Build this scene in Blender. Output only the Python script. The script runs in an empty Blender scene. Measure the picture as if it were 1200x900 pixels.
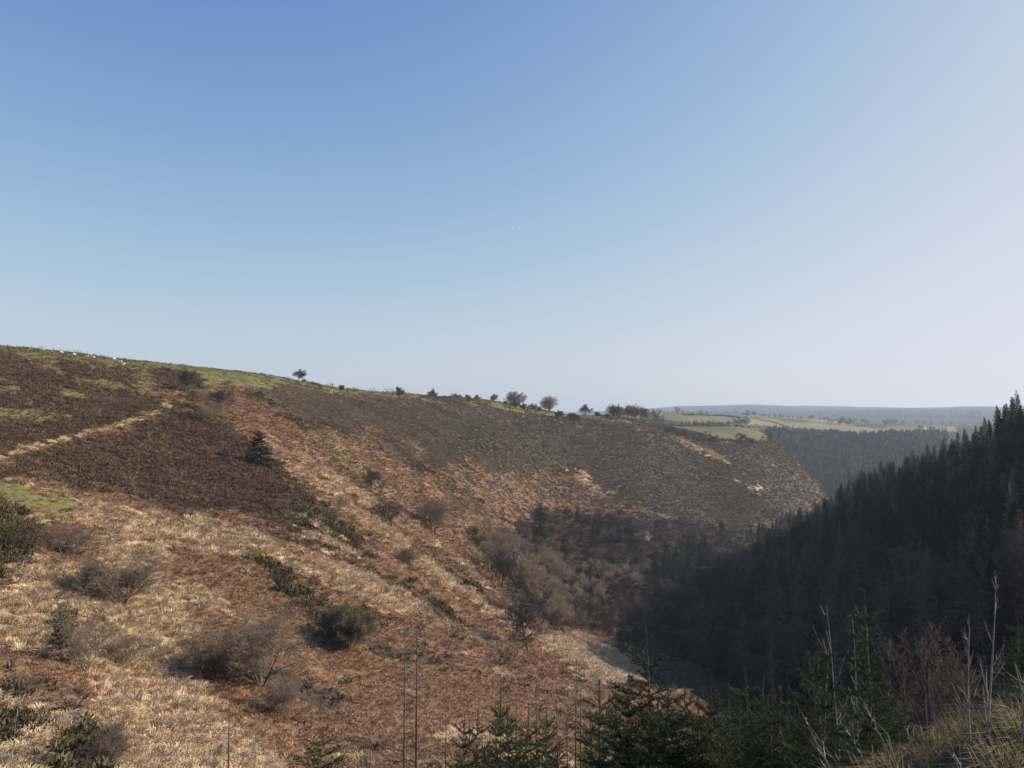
import bpy, math, random
import numpy as np

S = bpy.context.scene
C = S.collection
rad = math.radians
R = random.Random(7)
N = np.random.default_rng(7)

# ------------------------------------------------------------------ camera
FPX, CX, CY, PITCH = 942.0, 600.0, 450.0, math.atan(42 / 942.0)
cam = bpy.data.objects.new('camera', bpy.data.cameras.new('camera'))
C.objects.link(cam)
cam.data.sensor_fit = 'HORIZONTAL'
cam.data.angle = 2 * math.atan(600 / FPX)
cam.data.clip_start, cam.data.clip_end = 0.2, 40000
cam.rotation_euler = (rad(90) + PITCH, 0, 0)
S.camera = cam

# ------------------------------------------------------------------ sky, sun, exposure
EXPO = 0.45
SUN_EL, SUN_AZ = rad(26), rad(81)          # azimuth clockwise from the view direction (+Y)
w = bpy.data.worlds.new('World'); S.world = w; w.use_nodes = True
nt = w.node_tree
sky = nt.nodes.new('ShaderNodeTexSky'); sky.sky_type = 'NISHITA'; sky.sun_disc = False
sky.sun_elevation, sky.sun_rotation = SUN_EL, SUN_AZ
sky.altitude, sky.air_density, sky.dust_density, sky.ozone_density = 800, 0.8, 3.0, 1.0
# the camera's response to the sky, channel by channel (x^p / (1 + k x^p)), same from every direction
sep, com = nt.nodes.new('ShaderNodeSeparateColor'), nt.nodes.new('ShaderNodeCombineColor')
nt.links.new(sky.outputs[0], sep.inputs[0])
def mth(op, a, b):
    n = nt.nodes.new('ShaderNodeMath'); n.operation = op
    for s, v in ((n.inputs[0], a), (n.inputs[1], b)):
        if isinstance(v, (int, float)): s.default_value = v
        else: nt.links.new(v, s)
    return n.outputs[0]
for c, (pw, k, g) in enumerate(((2, 12, 9.6), (2, 12, 9.75), (1.25, 5, 4.84))):
    x = mth('POWER', mth('MULTIPLY', sep.outputs[c], .15), pw)
    nt.links.new(mth('MULTIPLY', mth('DIVIDE', x, mth('ADD', mth('MULTIPLY', x, k), 1)), g / 2 ** EXPO / .15), com.inputs[c])
nt.links.new(com.outputs[0], nt.nodes['Background'].inputs[0])
nt.nodes['Background'].inputs[1].default_value = 0.15
sl = bpy.data.lights.new('sun', 'SUN'); sl.energy, sl.angle, sl.color = 5.0, rad(0.53), (1, .91, .78)
so = bpy.data.objects.new('sun', sl); C.objects.link(so)
so.rotation_euler = (rad(90) - SUN_EL, 0, rad(180) - SUN_AZ)
so.location = (300, 0, 200)
S.view_settings.view_transform = 'Standard'; S.view_settings.look = 'None'
S.view_settings.exposure, S.view_settings.gamma = EXPO, 1
S.view_settings.use_curve_mapping = False
S.cycles.use_denoising = True
S.cycles.max_bounces = 5; S.cycles.diffuse_bounces = 2; S.cycles.volume_bounces = 1
S.cycles.glossy_bounces = 1; S.cycles.transmission_bounces = 1

# ------------------------------------------------------------------ helpers: view rays, noise, meshes
cp, sp = math.cos(PITCH), math.sin(PITCH)
def ray(px, py):
    """pixel of the 1200x900 photograph -> (bearing, tangent of elevation)"""
    u, v = (px - CX) / FPX, (py - CY) / FPX
    dx, dy, dz = u, cp + v * sp, sp - v * cp
    return np.arctan2(dx, dy), dz / np.hypot(dx, dy)
def proj(x, y, z):
    f = y * cp + z * sp; up = -y * sp + z * cp
    f = np.where(f < 0.05, 0.05, f)
    return CX + FPX * x / f, CY - FPX * up / f

def _h(i, j, s):
    n = (i.astype(np.int64) * 374761393 + j.astype(np.int64) * 668265263 + s * 1442695041) & 0xffffffff
    n = ((n ^ (n >> 13)) * 1274126177) & 0xffffffff
    return ((n ^ (n >> 16)) & 0xffff) / 32767.5 - 1.0
def vnoise(x, y, s=0):
    i, j = np.floor(x), np.floor(y); fx, fy = x - i, y - j
    fx, fy = fx * fx * (3 - 2 * fx), fy * fy * (3 - 2 * fy)
    a, b, c, d = _h(i, j, s), _h(i + 1, j, s), _h(i, j + 1, s), _h(i + 1, j + 1, s)
    return (a * (1 - fx) + b * fx) * (1 - fy) + (c * (1 - fx) + d * fx) * fy
def fbm(x, y, s=0, o=4):
    t, a, tot = 0, 1.0, 0
    for k in range(o):
        t = t + a * vnoise(x * 2 ** k + 17.3 * k, y * 2 ** k - 9.1 * k, s + k); tot += a; a *= .5
    return t / tot

def mesh(name, blocks, mats, smooth=False):
    """blocks: list of (verts (n,3), faces (m,3|4), material index)"""
    vs, lv, ls, mi, off = [], [], [], [], 0
    for v, f, m in blocks:
        v = np.asarray(v, float).reshape(-1, 3); f = np.asarray(f, int)
        if len(f) == 0: continue
        vs.append(v); lv.append((f + off).ravel()); ls.append(np.full(len(f), f.shape[1])); mi.append(np.full(len(f), m)); off += len(v)
    vs, lv, ls, mi = map(np.concatenate, (vs, lv, ls, mi))
    me = bpy.data.meshes.new(name)
    me.vertices.add(len(vs)); me.vertices.foreach_set('co', vs.astype(np.float32).ravel())
    me.loops.add(len(lv)); me.loops.foreach_set('vertex_index', lv.astype(np.int32))
    me.polygons.add(len(ls))
    me.polygons.foreach_set('loop_start', (np.cumsum(ls) - ls).astype(np.int32))
    me.polygons.foreach_set('loop_total', ls.astype(np.int32))
    me.polygons.foreach_set('material_index', mi.astype(np.int32))
    if smooth: me.polygons.foreach_set('use_smooth', np.ones(len(ls), bool))
    for m in mats: me.materials.append(m)
    me.update(calc_edges=True); me.validate()
    return me
def frame(d):
    d = d / np.maximum(np.linalg.norm(d, axis=1, keepdims=True), 1e-9)
    a = np.where(np.abs(d[:, 2:3]) > .9, np.array([[1., 0, 0]]), np.array([[0, 0, 1.]]))
    u = np.cross(d, a); u /= np.linalg.norm(u, axis=1, keepdims=True)
    return d, u, np.cross(d, u)
def tubes(segs, n=3):
    s = np.asarray(segs, float).reshape(-1, 8)
    d, u, v = frame(s[:, 3:6] - s[:, 0:3])
    ang = np.arange(n) * 2 * math.pi / n
    ring = u[:, None] * np.cos(ang)[None, :, None] + v[:, None] * np.sin(ang)[None, :, None]
    a = s[:, None, 0:3] + ring * s[:, 6][:, None, None]
    b = s[:, None, 3:6] + ring * s[:, 7][:, None, None]
    vs = np.concatenate([a, b], 1).reshape(-1, 3)
    k = np.arange(n); q = np.stack([k, (k + 1) % n, (k + 1) % n + n, k + n], 1)
    f = (np.arange(len(s))[:, None, None] * 2 * n + q[None]).reshape(-1, 4)
    return vs, f
def cards(p, d, ln, wd, g=N, droop=0.0):
    """small leaf/needle triangles at p pointing along d"""
    p = np.asarray(p); d, u, v = frame(np.asarray(d, float))
    th = g.uniform(0, 6.283, len(p))[:, None]
    side = (u * np.cos(th) + v * np.sin(th)) * (np.asarray(wd) * .5).reshape(-1, 1)
    tip = p + d * np.asarray(ln).reshape(-1, 1); tip[:, 2] -= droop
    vs = np.stack([p - side, p + side, tip], 1).reshape(-1, 3)
    return vs, np.arange(len(vs)).reshape(-1, 3)
def obj(name, me, parent=None, loc=None, rz=0, sc=1):
    o = bpy.data.objects.new(name, me); C.objects.link(o)
    if parent: o.parent = parent
    if loc is not None: o.location = loc
    o.rotation_euler = (0, 0, rz)
    o.scale = (sc, sc, sc) if not hasattr(sc, '__len__') else sc
    return o
def tag(o, label=None, cat=None, group=None, kind=None):
    if label: o['label'] = label
    if cat: o['category'] = cat
    if group: o['group'] = group
    if kind: o['kind'] = kind
    return o

# ------------------------------------------------------------------ materials
def mat(name, col, var=0.25, hue=0.03, noise=3.0, namp=0.35, rough=0.85, spec=0.15, sub=None):
    m = bpy.data.materials.new(name); m.use_nodes = True
    t = m.node_tree; b = t.nodes['Principled BSDF']
    b.inputs['Roughness'].default_value = rough; b.inputs['Specular IOR Level'].default_value = spec
    oi = t.nodes.new('ShaderNodeObjectInfo'); tc = t.nodes.new('ShaderNodeNewGeometry')
    nz = t.nodes.new('ShaderNodeTexNoise'); nz.inputs['Scale'].default_value = noise; nz.inputs['Detail'].default_value = 3
    t.links.new(tc.outputs['Position'], nz.inputs['Vector'])
    hs = t.nodes.new('ShaderNodeHueSaturation'); hs.inputs['Color'].default_value = (*col, 1)
    mh = t.nodes.new('ShaderNodeMapRange'); mh.inputs[3].default_value = .5 - hue; mh.inputs[4].default_value = .5 + hue
    t.links.new(oi.outputs['Random'], mh.inputs[0]); t.links.new(mh.outputs[0], hs.inputs['Hue'])
    m1 = t.nodes.new('ShaderNodeMapRange'); m1.inputs[3].default_value = 1 - var; m1.inputs[4].default_value = 1 + var
    mm = t.nodes.new('ShaderNodeMath'); mm.operation = 'FRACT'
    mk = t.nodes.new('ShaderNodeMath'); mk.operation = 'MULTIPLY'; mk.inputs[1].default_value = 7.31
    t.links.new(oi.outputs['Random'], mk.inputs[0]); t.links.new(mk.outputs[0], mm.inputs[0]); t.links.new(mm.outputs[0], m1.inputs[0])
    m2 = t.nodes.new('ShaderNodeMapRange'); m2.inputs[1].default_value = .3; m2.inputs[2].default_value = .7
    m2.inputs[3].default_value = 1 - namp; m2.inputs[4].default_value = 1 + namp
    t.links.new(nz.outputs[0], m2.inputs[0])
    mu = t.nodes.new('ShaderNodeMath'); mu.operation = 'MULTIPLY'
    t.links.new(m1.outputs[0], mu.inputs[0]); t.links.new(m2.outputs[0], mu.inputs[1]); t.links.new(mu.outputs[0], hs.inputs['Value'])
    t.links.new(hs.outputs[0], b.inputs['Base Color'])
    return m
M = dict(
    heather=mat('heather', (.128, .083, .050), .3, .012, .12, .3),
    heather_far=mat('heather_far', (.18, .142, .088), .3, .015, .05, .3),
    bracken=mat('bracken', (.325, .190, .108), .3, .012, .15, .25),
    pale=mat('moor_grass', (.60, .43, .26), .25, .012, .3, .25),
    grass=mat('grass', (.205, .178, .068), .3, .02, .5, .3),
    gorse=mat('gorse', (.115, .092, .048), .35, .02, .6, .4),
    shrub=mat('shrub_leaf', (.055, .055, .028), .35, .02, .5, .4),
    twig=mat('twig', (.19, .145, .105), .2, .012, .5, .2),
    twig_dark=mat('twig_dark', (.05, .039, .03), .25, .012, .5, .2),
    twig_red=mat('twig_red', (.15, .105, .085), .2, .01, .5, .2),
    bark=mat('bark', (.12, .095, .075), .2, .01, 4, .3),
    bark_pale=mat('bark_pale', (.24, .215, .185), .2, .01, 9, .35),
    spruce=mat('spruce_needles', (.026, .046, .017), .3, .025, .6, .4),
    sapling=mat('sapling_needles', (.085, .105, .045), .25, .025, 5, .35),
    sapling_stem=mat('sapling_stem', (.16, .11, .075), .2, .01, 8, .3),
    twig_olive=mat('twig_olive', (.16, .14, .09), .1, .01, .5, .25),
    dry=mat('dry_turf', (.22, .185, .078), .3, .02, .4, .3),
    litter=mat('dull_litter', (.105, .074, .052), .35, .015, .2, .3),
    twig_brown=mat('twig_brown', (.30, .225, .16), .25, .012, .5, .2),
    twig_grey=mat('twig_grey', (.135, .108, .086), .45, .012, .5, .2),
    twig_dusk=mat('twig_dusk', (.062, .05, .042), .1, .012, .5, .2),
    rough=mat('rough_grass', (.16, .125, .058), .35, .02, 3, .4),
    canopy=mat('canopy', (.10, .105, .07), .5, .03, .02, .3),
    larch=mat('larch_twigs', (.175, .125, .088), .3, .015, .5, .25),
    wood=mat('weathered_wood', (.17, .15, .13), .2, .01, 3, .3),
    wire=mat('wire', (.25, .25, .25), .1, .01, 3, .1, .5),
    wool=mat('wool', (.72, .68, .58), .1, .01, 6, .12),
    sheep_skin=mat('sheep_face', (.16, .13, .11), .1, .01, 6, .1),
    feather=mat('white_feathers', (.85, .85, .85), .02, .0, 3, .03),
    wall=mat('whitewash', (.42, .41, .39), .05, .01, 1, .1),
    slate=mat('slate', (.14, .14, .15), .05, .01, 1, .2),
    glass=mat('dark_glass', (.04, .05, .06), .05, .01, 1, .1, .1, .5),
    path=mat('path_turf', (.26, .21, .09), .0, .0, .35, .35),
)

# ------------------------------------------------------------------ terrain: bearings and distances of the valley
Z = None
ctrl = []                                             # (bearing, ln r, z / r)
def prof(px, *pts):
    for r, v in pts:
        if isinstance(v, tuple): t = v[0] / r; th = ray(px, 492)[0]     # (z,) : height in metres
        else: th, t = ray(px, v)
        ctrl.append((float(th), math.log(r), float(t)))
z = lambda v: (v,)
prof(-420, (1.5, z(-1.65)), (4, z(-2.6)), (10, z(-5.5)), (30, z(-14)), (60, z(-20)), (100, z(-18)), (160, z(-2)), (230, z(18)), (300, z(28)), (420, z(34)), (900, z(40)), (4000, z(45)), (12000, z(20)))
prof(-150, (1.5, z(-1.65)), (4, z(-2.5)), (10, z(-5.2)), (30, z(-14.5)), (60, z(-22)), (85, 730), (110, 640), (145, 560), (180, 500), (230, 450), (290, 410), (350, 397), (430, 402), (800, 440), (4000, 488), (12000, 494))
prof(0, (1.5, z(-1.65)), (4, z(-2.4)), (8, z(-4.2)), (20, z(-10)), (40, z(-19)), (58, 900), (75, 800), (95, 700), (125, 600), (165, 530), (220, 470), (290, 425), (340, 407), (430, 413), (800, 445), (4000, 490), (12000, 494))
prof(100, (20, z(-10.3)), (40, z(-19.5)), (60, 900), (79, 790), (100, 700), (135, 603), (180, 530), (240, 468), (300, 433), (370, 416), (460, 423), (800, 447))
prof(200, (20, z(-10.5)), (40, z(-20)), (63, 900), (83, 800), (108, 700), (145, 610), (190, 540), (250, 480), (320, 448), (400, 427), (520, 434), (900, 455))
prof(300, (1.5, z(-1.65)), (4, z(-2.4)), (8, z(-4.2)), (20, z(-10.5)), (40, z(-20)), (66, 900), (90, 790), (120, 690), (155, 610), (200, 548), (240, 513), (300, 475), (350, 455), (440, 439), (560, 445), (900, 460), (4000, 491), (12000, 494))
prof(400, (20, z(-10.5)), (40, z(-20.5)), (70, 900), (95, 800), (130, 690), (168, 622), (210, 580), (255, 550), (300, 527), (345, 503), (400, 476), (470, 457), (560, 456), (900, 468))
prof(500, (20, z(-10.5)), (40, z(-20.5)), (72, 900), (100, 800), (140, 715), (180, 664), (215, 640), (252, 623), (290, 598), (350, 558), (430, 508), (510, 476), (570, 465), (660, 465), (1000, 476))
prof(600, (1.5, z(-1.65)), (4, z(-2.5)), (8, z(-4.3)), (20, z(-10.5)), (40, z(-20.5)), (75, 900), (100, 832), (125, 777), (150, 745), (175, 724), (200, 713), (260, 688), (320, 657), (400, 608), (480, 548), (560, 505), (620, 481), (660, 475), (780, 478), (1500, 486), (4000, 490), (12000, 493))
prof(655, (40, z(-20.5)), (78, 900), (100, 846), (125, 797), (145, 766), (165, 746), (185, 752), (230, 748), (300, 724), (360, 688), (430, 638), (520, 570), (620, 507), (680, 486), (760, 487), (1500, 488))
prof(750, (20, z(-10.5)), (40, z(-21)), (80, 900), (95, 868), (110, 840), (128, 812), (142, 797), (165, 815), (200, 812), (240, 788), (310, 738), (380, 690), (450, 643), (540, 588), (640, 530), (715, 496), (760, 492), (880, 496), (1200, 492), (1600, 487), (4000, 489), (4700, 486), (7000, 480), (12000, 484))
prof(820, (40, z(-21.5)), (80, 905), (100, 858), (125, 822), (140, 832), (170, 845), (210, 832), (300, 765), (380, 708), (450, 664), (540, 622), (640, 575), (720, 532), (770, 512), (880, 506), (1000, 501), (1080, 506), (1300, 497), (1500, 489), (1800, 485), (2400, 488), (4000, 489), (4700, 487), (7000, 476.5), (12000, 482))
prof(900, (1.5, z(-1.65)), (4, z(-2.4)), (8, z(-4.0)), (20, z(-10)), (40, z(-21)), (60, z(-29)), (100, z(-49)), (150, z(-64)), (210, z(-73)), (280, z(-73)), (350, z(-71)), (420, z(-67)), (480, z(-67)), (550, z(-82)), (630, 605), (740, 560), (850, 524), (930, 511), (1000, 520), (1200, z(-95)), (1450, 522), (1700, 501), (2000, 493), (2300, 487), (2800, 490), (4000, 490), (4700, 488), (7000, 475), (12000, 480))
prof(955, (210, z(-68)), (300, z(-60)), (380, z(-52)), (440, z(-50)), (520, z(-68)), (640, z(-100)), (760, z(-88)), (850, 562), (900, 566), (1020, z(-110)), (1200, z(-118)), (1450, 548), (1750, 507), (2000, 496), (2350, 491), (2900, 493), (4700, 489), (7000, 478), (12000, 477))
prof(1000, (20, z(-9.2)), (40, z(-19)), (80, z(-37)), (120, z(-52)), (170, z(-61)), (230, z(-59)), (300, z(-51)), (360, z(-42)), (420, z(-36)), (500, z(-55)), (640, z(-100)), (900, z(-115)), (1200, z(-116)), (1450, 552), (1750, 509), (2050, 499), (2450, 495), (3000, 497), (4700, 489), (7000, 477), (12000, 482))
prof(1050, (300, z(-42)), (350, z(-32)), (395, z(-26)), (480, z(-48)), (640, z(-95)), (1000, z(-112)), (1450, 545), (1750, 512), (2100, 502), (2500, 498), (4700, 489), (7000, 477.5), (12000, 482))
prof(1100, (1.5, z(-1.65)), (3, z(-1.75)), (5.5, z(-2.1)), (8, z(-2.9)), (20, z(-7.8)), (40, z(-16)), (80, z(-31)), (120, z(-42)), (170, z(-45)), (230, z(-39)), (300, z(-28)), (340, z(-21)), (375, z(-18.5)), (470, z(-42)), (640, z(-88)), (1000, z(-108)), (1450, 541), (1800, 517), (2150, 504), (2600, 500), (4000, 496), (4700, 489), (7000, 477.5), (12000, 482))
prof(1170, (230, z(-27)), (290, z(-12)), (335, z(-5.8)), (400, z(-20)), (640, z(-75)), (1000, z(-100)), (2000, z(-30)), (7000, 478), (12000, 482))
prof(1200, (1.5, z(-1.65)), (3, z(-1.75)), (5.5, z(-2.0)), (8, z(-2.4)), (20, z(-6)), (40, z(-12)), (80, z(-22)), (120, z(-28.5)), (170, z(-26)), (230, z(-16)), (280, z(-7)), (325, z(-3)), (400, z(-15)), (640, z(-70)), (1000, z(-95)), (2000, z(-30)), (7000, 482), (12000, 486))
prof(1330, (20, z(-4.5)), (40, z(-9)), (80, z(-16)), (120, z(-20)), (170, z(-15)), (230, z(-5)), (300, z(5)), (380, z(2)), (640, z(-50)), (1500, z(-60)), (7000, z(80)), (12000, z(60)))
prof(1700, (1.5, z(-1.65)), (6, z(-1.9)), (20, z(-3)), (40, z(-6)), (80, z(-11)), (120, z(-12)), (170, z(-7)), (230, z(3)), (300, z(12)), (420, z(8)), (900, z(-30)), (7000, z(60)), (12000, z(40)))
for th in (-2.4, -1.6, 1.6, 2.4, 3.1416, -3.1416):
    for r, h in ((1.5, -1.6), (6, -1.6), (20, -1.5 if th > 0 else -4), (60, -3 if th > 0 else -9), (150, 3), (400, 14), (1000, 25), (4000, 45), (12000, 20)):
        ctrl.append((th, math.log(r), h / r))
ctrl = np.array(ctrl)
CU = ctrl[:, 0] * 1.0; CV = ctrl[:, 1] * .45
def _phi(d2): return d2 * np.log(np.maximum(d2, 1e-12)) * .5
_n = len(ctrl)
_A = np.zeros((_n + 3, _n + 3))
_A[:_n, :_n] = _phi((CU[:, None] - CU) ** 2 + (CV[:, None] - CV) ** 2) + np.eye(_n) * 2e-5
_A[:_n, _n:] = np.stack([np.ones(_n), CU, CV], 1); _A[_n:, :_n] = _A[:_n, _n:].T
_W = np.linalg.solve(_A, np.concatenate([ctrl[:, 2], [0, 0, 0]]))
def tan_ground(th, lr):
    th, lr = np.broadcast_arrays(np.asarray(th, float), np.asarray(lr, float)); sh = th.shape
    th, lr = th.ravel(), lr.ravel(); out = np.empty(len(th))
    for a in range(0, len(th), 20000):
        u, v = th[a:a + 20000], lr[a:a + 20000] * .45
        k = _phi((u[:, None] - CU) ** 2 + (v[:, None] - CV) ** 2)
        out[a:a + 20000] = k @ _W[:_n] + _W[_n] + _W[_n + 1] * u + _W[_n + 2] * v
    return out.reshape(sh)

# the sheet itself: a polar grid, finer where the valley is
th_in = np.linspace(-.68, .68, 860)
TH = np.concatenate([np.linspace(-math.pi, -.68, 45)[:-1], th_in, np.linspace(.68, math.pi, 45)[1:-1]])
LR = np.concatenate([np.linspace(math.log(1.2), math.log(40), 130)[:-1], np.linspace(math.log(40), math.log(950), 560)[:-1], np.linspace(math.log(950), math.log(12000), 210)])
lc_th = np.concatenate([np.linspace(-math.pi, -.7, 24)[:-1], np.linspace(-.7, .7, 181), np.linspace(.7, math.pi, 24)[1:]])
lc_lr = np.linspace(math.log(1.2), math.log(12000), 330)
TC = tan_ground(lc_th[:, None], lc_lr[None, :])
TC[-1] = TC[0]
def bil(th, lr):
    """ground tangent by table; exact enough and quick"""
    i = np.clip(np.searchsorted(lc_th, th) - 1, 0, len(lc_th) - 2); a = (th - lc_th[i]) / (lc_th[i + 1] - lc_th[i])
    q = (lr - lc_lr[0]) / (lc_lr[1] - lc_lr[0]); j = np.clip(q.astype(int), 0, len(lc_lr) - 2); b = q - j
    return (TC[i, j] * (1 - b) + TC[i, j + 1] * b) * (1 - a) + (TC[i + 1, j] * (1 - b) + TC[i + 1, j + 1] * b) * a
def ground(x, y, bumps=True):
    x, y = np.asarray(x, float), np.asarray(y, float)
    r = np.maximum(np.hypot(x, y), 1.21); th = np.arctan2(x, y)
    h = bil(th, np.log(np.minimum(r, 11990))) * r
    if bumps:
        s = np.clip((r - 5) / 80, 0, 1)
        h = h + s * (.9 * fbm(x / 22, y / 22, 3) * np.clip((1200 - r) / 700, 0, 1) + .28 * fbm(x / 4, y / 4, 9, 3) * np.clip((700 - r) / 400, 0, 1)) \
            + .10 * np.clip((40 - r) / 30, 0, 1) * fbm(x / .8, y / .8, 5, 3)
        h = h + np.clip((r - 1500) / 3000, 0, 1) * 6 * fbm(x / 260, y / 260, 31, 3) + np.clip((r - 4500) / 2000, 0, 1) * 26 * fbm(x / 1500 + 5, y / 1500, 33, 3)
    return h
def gz(x, y): return float(ground(np.array([x]), np.array([y]))[0])
_lrs = np.linspace(math.log(4), math.log(11000), 1800)
def G(px, py, rmin=4.0):
    """where the view ray of a pixel first meets the ground"""
    th, t = ray(px, py); g = bil(np.full(len(_lrs), th), _lrs)
    ok = np.nonzero((g >= t) & (_lrs > math.log(rmin)))[0]
    r = math.exp(_lrs[ok[0]]) if len(ok) else 600.0
    x, y = r * math.sin(th), r * math.cos(th)
    return x, y, gz(x, y), r
def at(px, r):
    th = float(ray(px, 492)[0]); x, y = r * math.sin(th), r * math.cos(th)
    return x, y, gz(x, y)
def crest(px, r0, r1):
    th = float(ray(px, 492)[0]); l = np.linspace(math.log(r0), math.log(r1), 300)
    return math.exp(l[np.argmax(bil(np.full(300, th), l))])

RR = np.exp(LR)
gx = np.sin(TH)[:, None] * RR[None]; gy = np.cos(TH)[:, None] * RR[None]
gzv = ground(gx, gy)
gpx, gpy = proj(gx, gy, gzv)
_t = gzv / RR[None]
runmax = np.maximum.accumulate(_t, 1)
vis = (_t >= runmax - .035) & (np.abs(TH)[:, None] < .7) & (gpy < 1000)
nth, nr = gx.shape

# ------------------------------------------------------------------ ground cover: which plants grow where
FZ1 = fbm(gx / 7, gy / 7, 51, 4); FZ2 = fbm(gx / 30, gy / 30, 61, 3); FZ3 = fbm(gx / 2.2, gy / 2.2, 71, 3); FS = fbm(gx / 24 + gy / 40, gy / 4.2, 81, 3)
def sdist(poly, X, Y):
    """signed distance (inside > 0) to a polygon"""
    d = np.full(X.shape, 1e9); ins = np.zeros(X.shape, bool); n = len(poly)
    for k in range(n):
        (ax, ay), (bx, by) = poly[k], poly[(k + 1) % n]
        ex, ey = bx - ax, by - ay; wx, wy = X - ax, Y - ay
        q = np.clip((wx * ex + wy * ey) / (ex * ex + ey * ey + 1e-9), 0, 1)
        d = np.minimum(d, (wx - ex * q) ** 2 + (wy - ey * q) ** 2)
        c = ((ay <= Y) & (by > Y)) | ((by <= Y) & (ay > Y))
        ins ^= c & (wx < ex * (Y - ay) / (ey if abs(ey) > 1e-9 else 1e-9))
    return np.where(ins, 1, -1) * np.sqrt(d)
KIND = ['bracken', 'heather', 'farheath', 'pale', 'green', 'gorse', 'floor', 'path', 'field', 'straw', 'wood', 'dry', 'litter']
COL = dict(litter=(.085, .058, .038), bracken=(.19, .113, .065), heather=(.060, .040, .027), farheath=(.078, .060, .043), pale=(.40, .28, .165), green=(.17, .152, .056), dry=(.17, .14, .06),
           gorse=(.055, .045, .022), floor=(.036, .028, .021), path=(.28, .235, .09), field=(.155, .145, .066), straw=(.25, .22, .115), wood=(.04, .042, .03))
cover = np.zeros((nth, nr), np.int8)
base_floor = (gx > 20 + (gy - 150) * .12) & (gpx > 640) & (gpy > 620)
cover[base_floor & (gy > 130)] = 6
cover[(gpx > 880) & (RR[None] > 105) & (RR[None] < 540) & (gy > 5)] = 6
cover[(np.broadcast_to(RR[None], cover.shape) > 1000)] = 10
def zone(kind, poly, fuzz=6, f3=3, r0=40, r1=950, bias=0, f2=0):
    P = np.array(poly, float); pad = fuzz * 1.5 + f3 + abs(bias) + f2 + 4
    b = (gpx > P[:, 0].min() - pad) & (gpx < P[:, 0].max() + pad) & (gpy > P[:, 1].min() - pad) & (gpy < P[:, 1].max() + pad) & (RR[None] > r0) & (RR[None] < r1)
    idx = np.nonzero(b)
    s = sdist([tuple(p) for p in P], gpx[idx], gpy[idx]) + fuzz * 1.6 * FZ1[idx] + f3 * 1.6 * FZ3[idx] + f2 * FZ2[idx] + bias
    k = s > 0
    cover[idx[0][k], idx[1][k]] = KIND.index(kind)
# lower left: pale moor grass with bracken
zone('pale', [(-200, 600), (60, 605), (110, 585), (210, 603), (300, 622), (340, 640), (430, 672), (470, 690), (440, 705), (350, 668), (290, 650), (235, 655), (215, 690), (235, 740), (215, 780), (250, 820), (330, 900), (360, 960), (-200, 960), (-200, 700), (30, 690)], 8, 6, f2=6)
zone('bracken', [(170, 660), (215, 640), (300, 660), (350, 720), (330, 760), (250, 770), (215, 730)], 12, 6)
zone('bracken', [(30, 620), (70, 605), (110, 620), (115, 660), (50, 665)], 8, 5)
zone('bracken', [(-50, 740), (60, 760), (120, 800), (90, 830), (-50, 800)], 12, 6)
zone('pale', [(330, 548), (350, 545), (400, 580), (440, 612), (480, 640), (474, 650), (420, 612), (370, 575)], 3, 3)
zone('pale', [(344, 530), (400, 560), (440, 590), (470, 612), (462, 616), (420, 588), (370, 556)], 2, 2)
zone('pale', [(478, 650), (500, 654), (545, 688), (590, 716), (625, 745), (575, 724), (525, 692), (490, 668)], 3, 3)
zone('pale', [(632, 752), (655, 744), (705, 755), (752, 784), (752, 800), (700, 802), (660, 778)], 4, 3)
zone('pale', [(430, 690), (470, 690), (500, 710), (470, 720), (440, 705)], 6, 5)
zone('pale', [(265, 545), (290, 548), (310, 556), (285, 556)], 3, 4)
# heather
zone('green', [(-300, 380), (0, 395), (390, 440), (480, 460), (620, 474), (760, 484), (790, 486), (780, 499), (700, 494), (620, 485), (560, 478), (470, 468), (400, 462), (330, 450), (300, 453), (245, 450), (200, 442), (160, 452), (60, 428), (0, 414), (-300, 400)], 3, 2, 200)
zone('dry', [(-300, 380), (0, 395), (190, 420), (300, 445), (240, 462), (262, 480), (200, 486), (160, 470), (60, 440), (0, 414), (-300, 400)], 7, 7, 100)
zone('bracken', [(170, 455), (215, 460), (270, 470), (250, 490), (205, 480)], 8, 8)
zone('green', [(150, 418), (390, 440), (392, 464), (335, 455), (300, 457), (230, 450)], 3, 3, 200)
zone('heather', [(-300, 395), (0, 412), (40, 424), (100, 450), (150, 458), (186, 468), (186, 480), (140, 497), (60, 517), (0, 536), (-300, 580)], 6, 6)
zone('heather', [(0, 548), (60, 524), (140, 504), (198, 486), (206, 474), (236, 476), (270, 500), (300, 522), (330, 548), (370, 582), (415, 620), (452, 650), (430, 668), (390, 655), (330, 627), (280, 604), (200, 602), (150, 582), (100, 578), (40, 560), (0, 562), (-200, 600), (-200, 570)], 9, 9, f2=9)
zone('gorse', [(330, 575), (370, 590), (430, 640), (470, 672), (430, 672), (380, 650), (330, 620)], 10, 10, bias=-7)
zone('pale', [(330, 600), (400, 625), (450, 668), (400, 660), (340, 630)], 8, 12, bias=-11)
zone('heather', [(60, 426), (140, 432), (165, 446), (150, 452), (110, 446), (70, 436)], 5, 4)
zone('heather', [(176, 432), (232, 440), (240, 455), (205, 458), (185, 448)], 4, 3)
for q in ([(0, 448), (22, 452), (18, 460), (0, 462)], [(0, 478), (40, 478), (80, 490), (40, 494), (0, 488)], [(0, 565), (40, 572), (95, 588), (70, 606), (20, 606), (-60, 590)], [(60, 452), (110, 462), (80, 466)]):
    zone('green' if q[0][1] > 560 else 'dry', q, 8, 8)
zone('dry', [(300, 448), (330, 466), (380, 500), (430, 548), (480, 588), (470, 595), (420, 560), (370, 515), (320, 480), (290, 455)], 7, 7, bias=-5)
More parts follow.
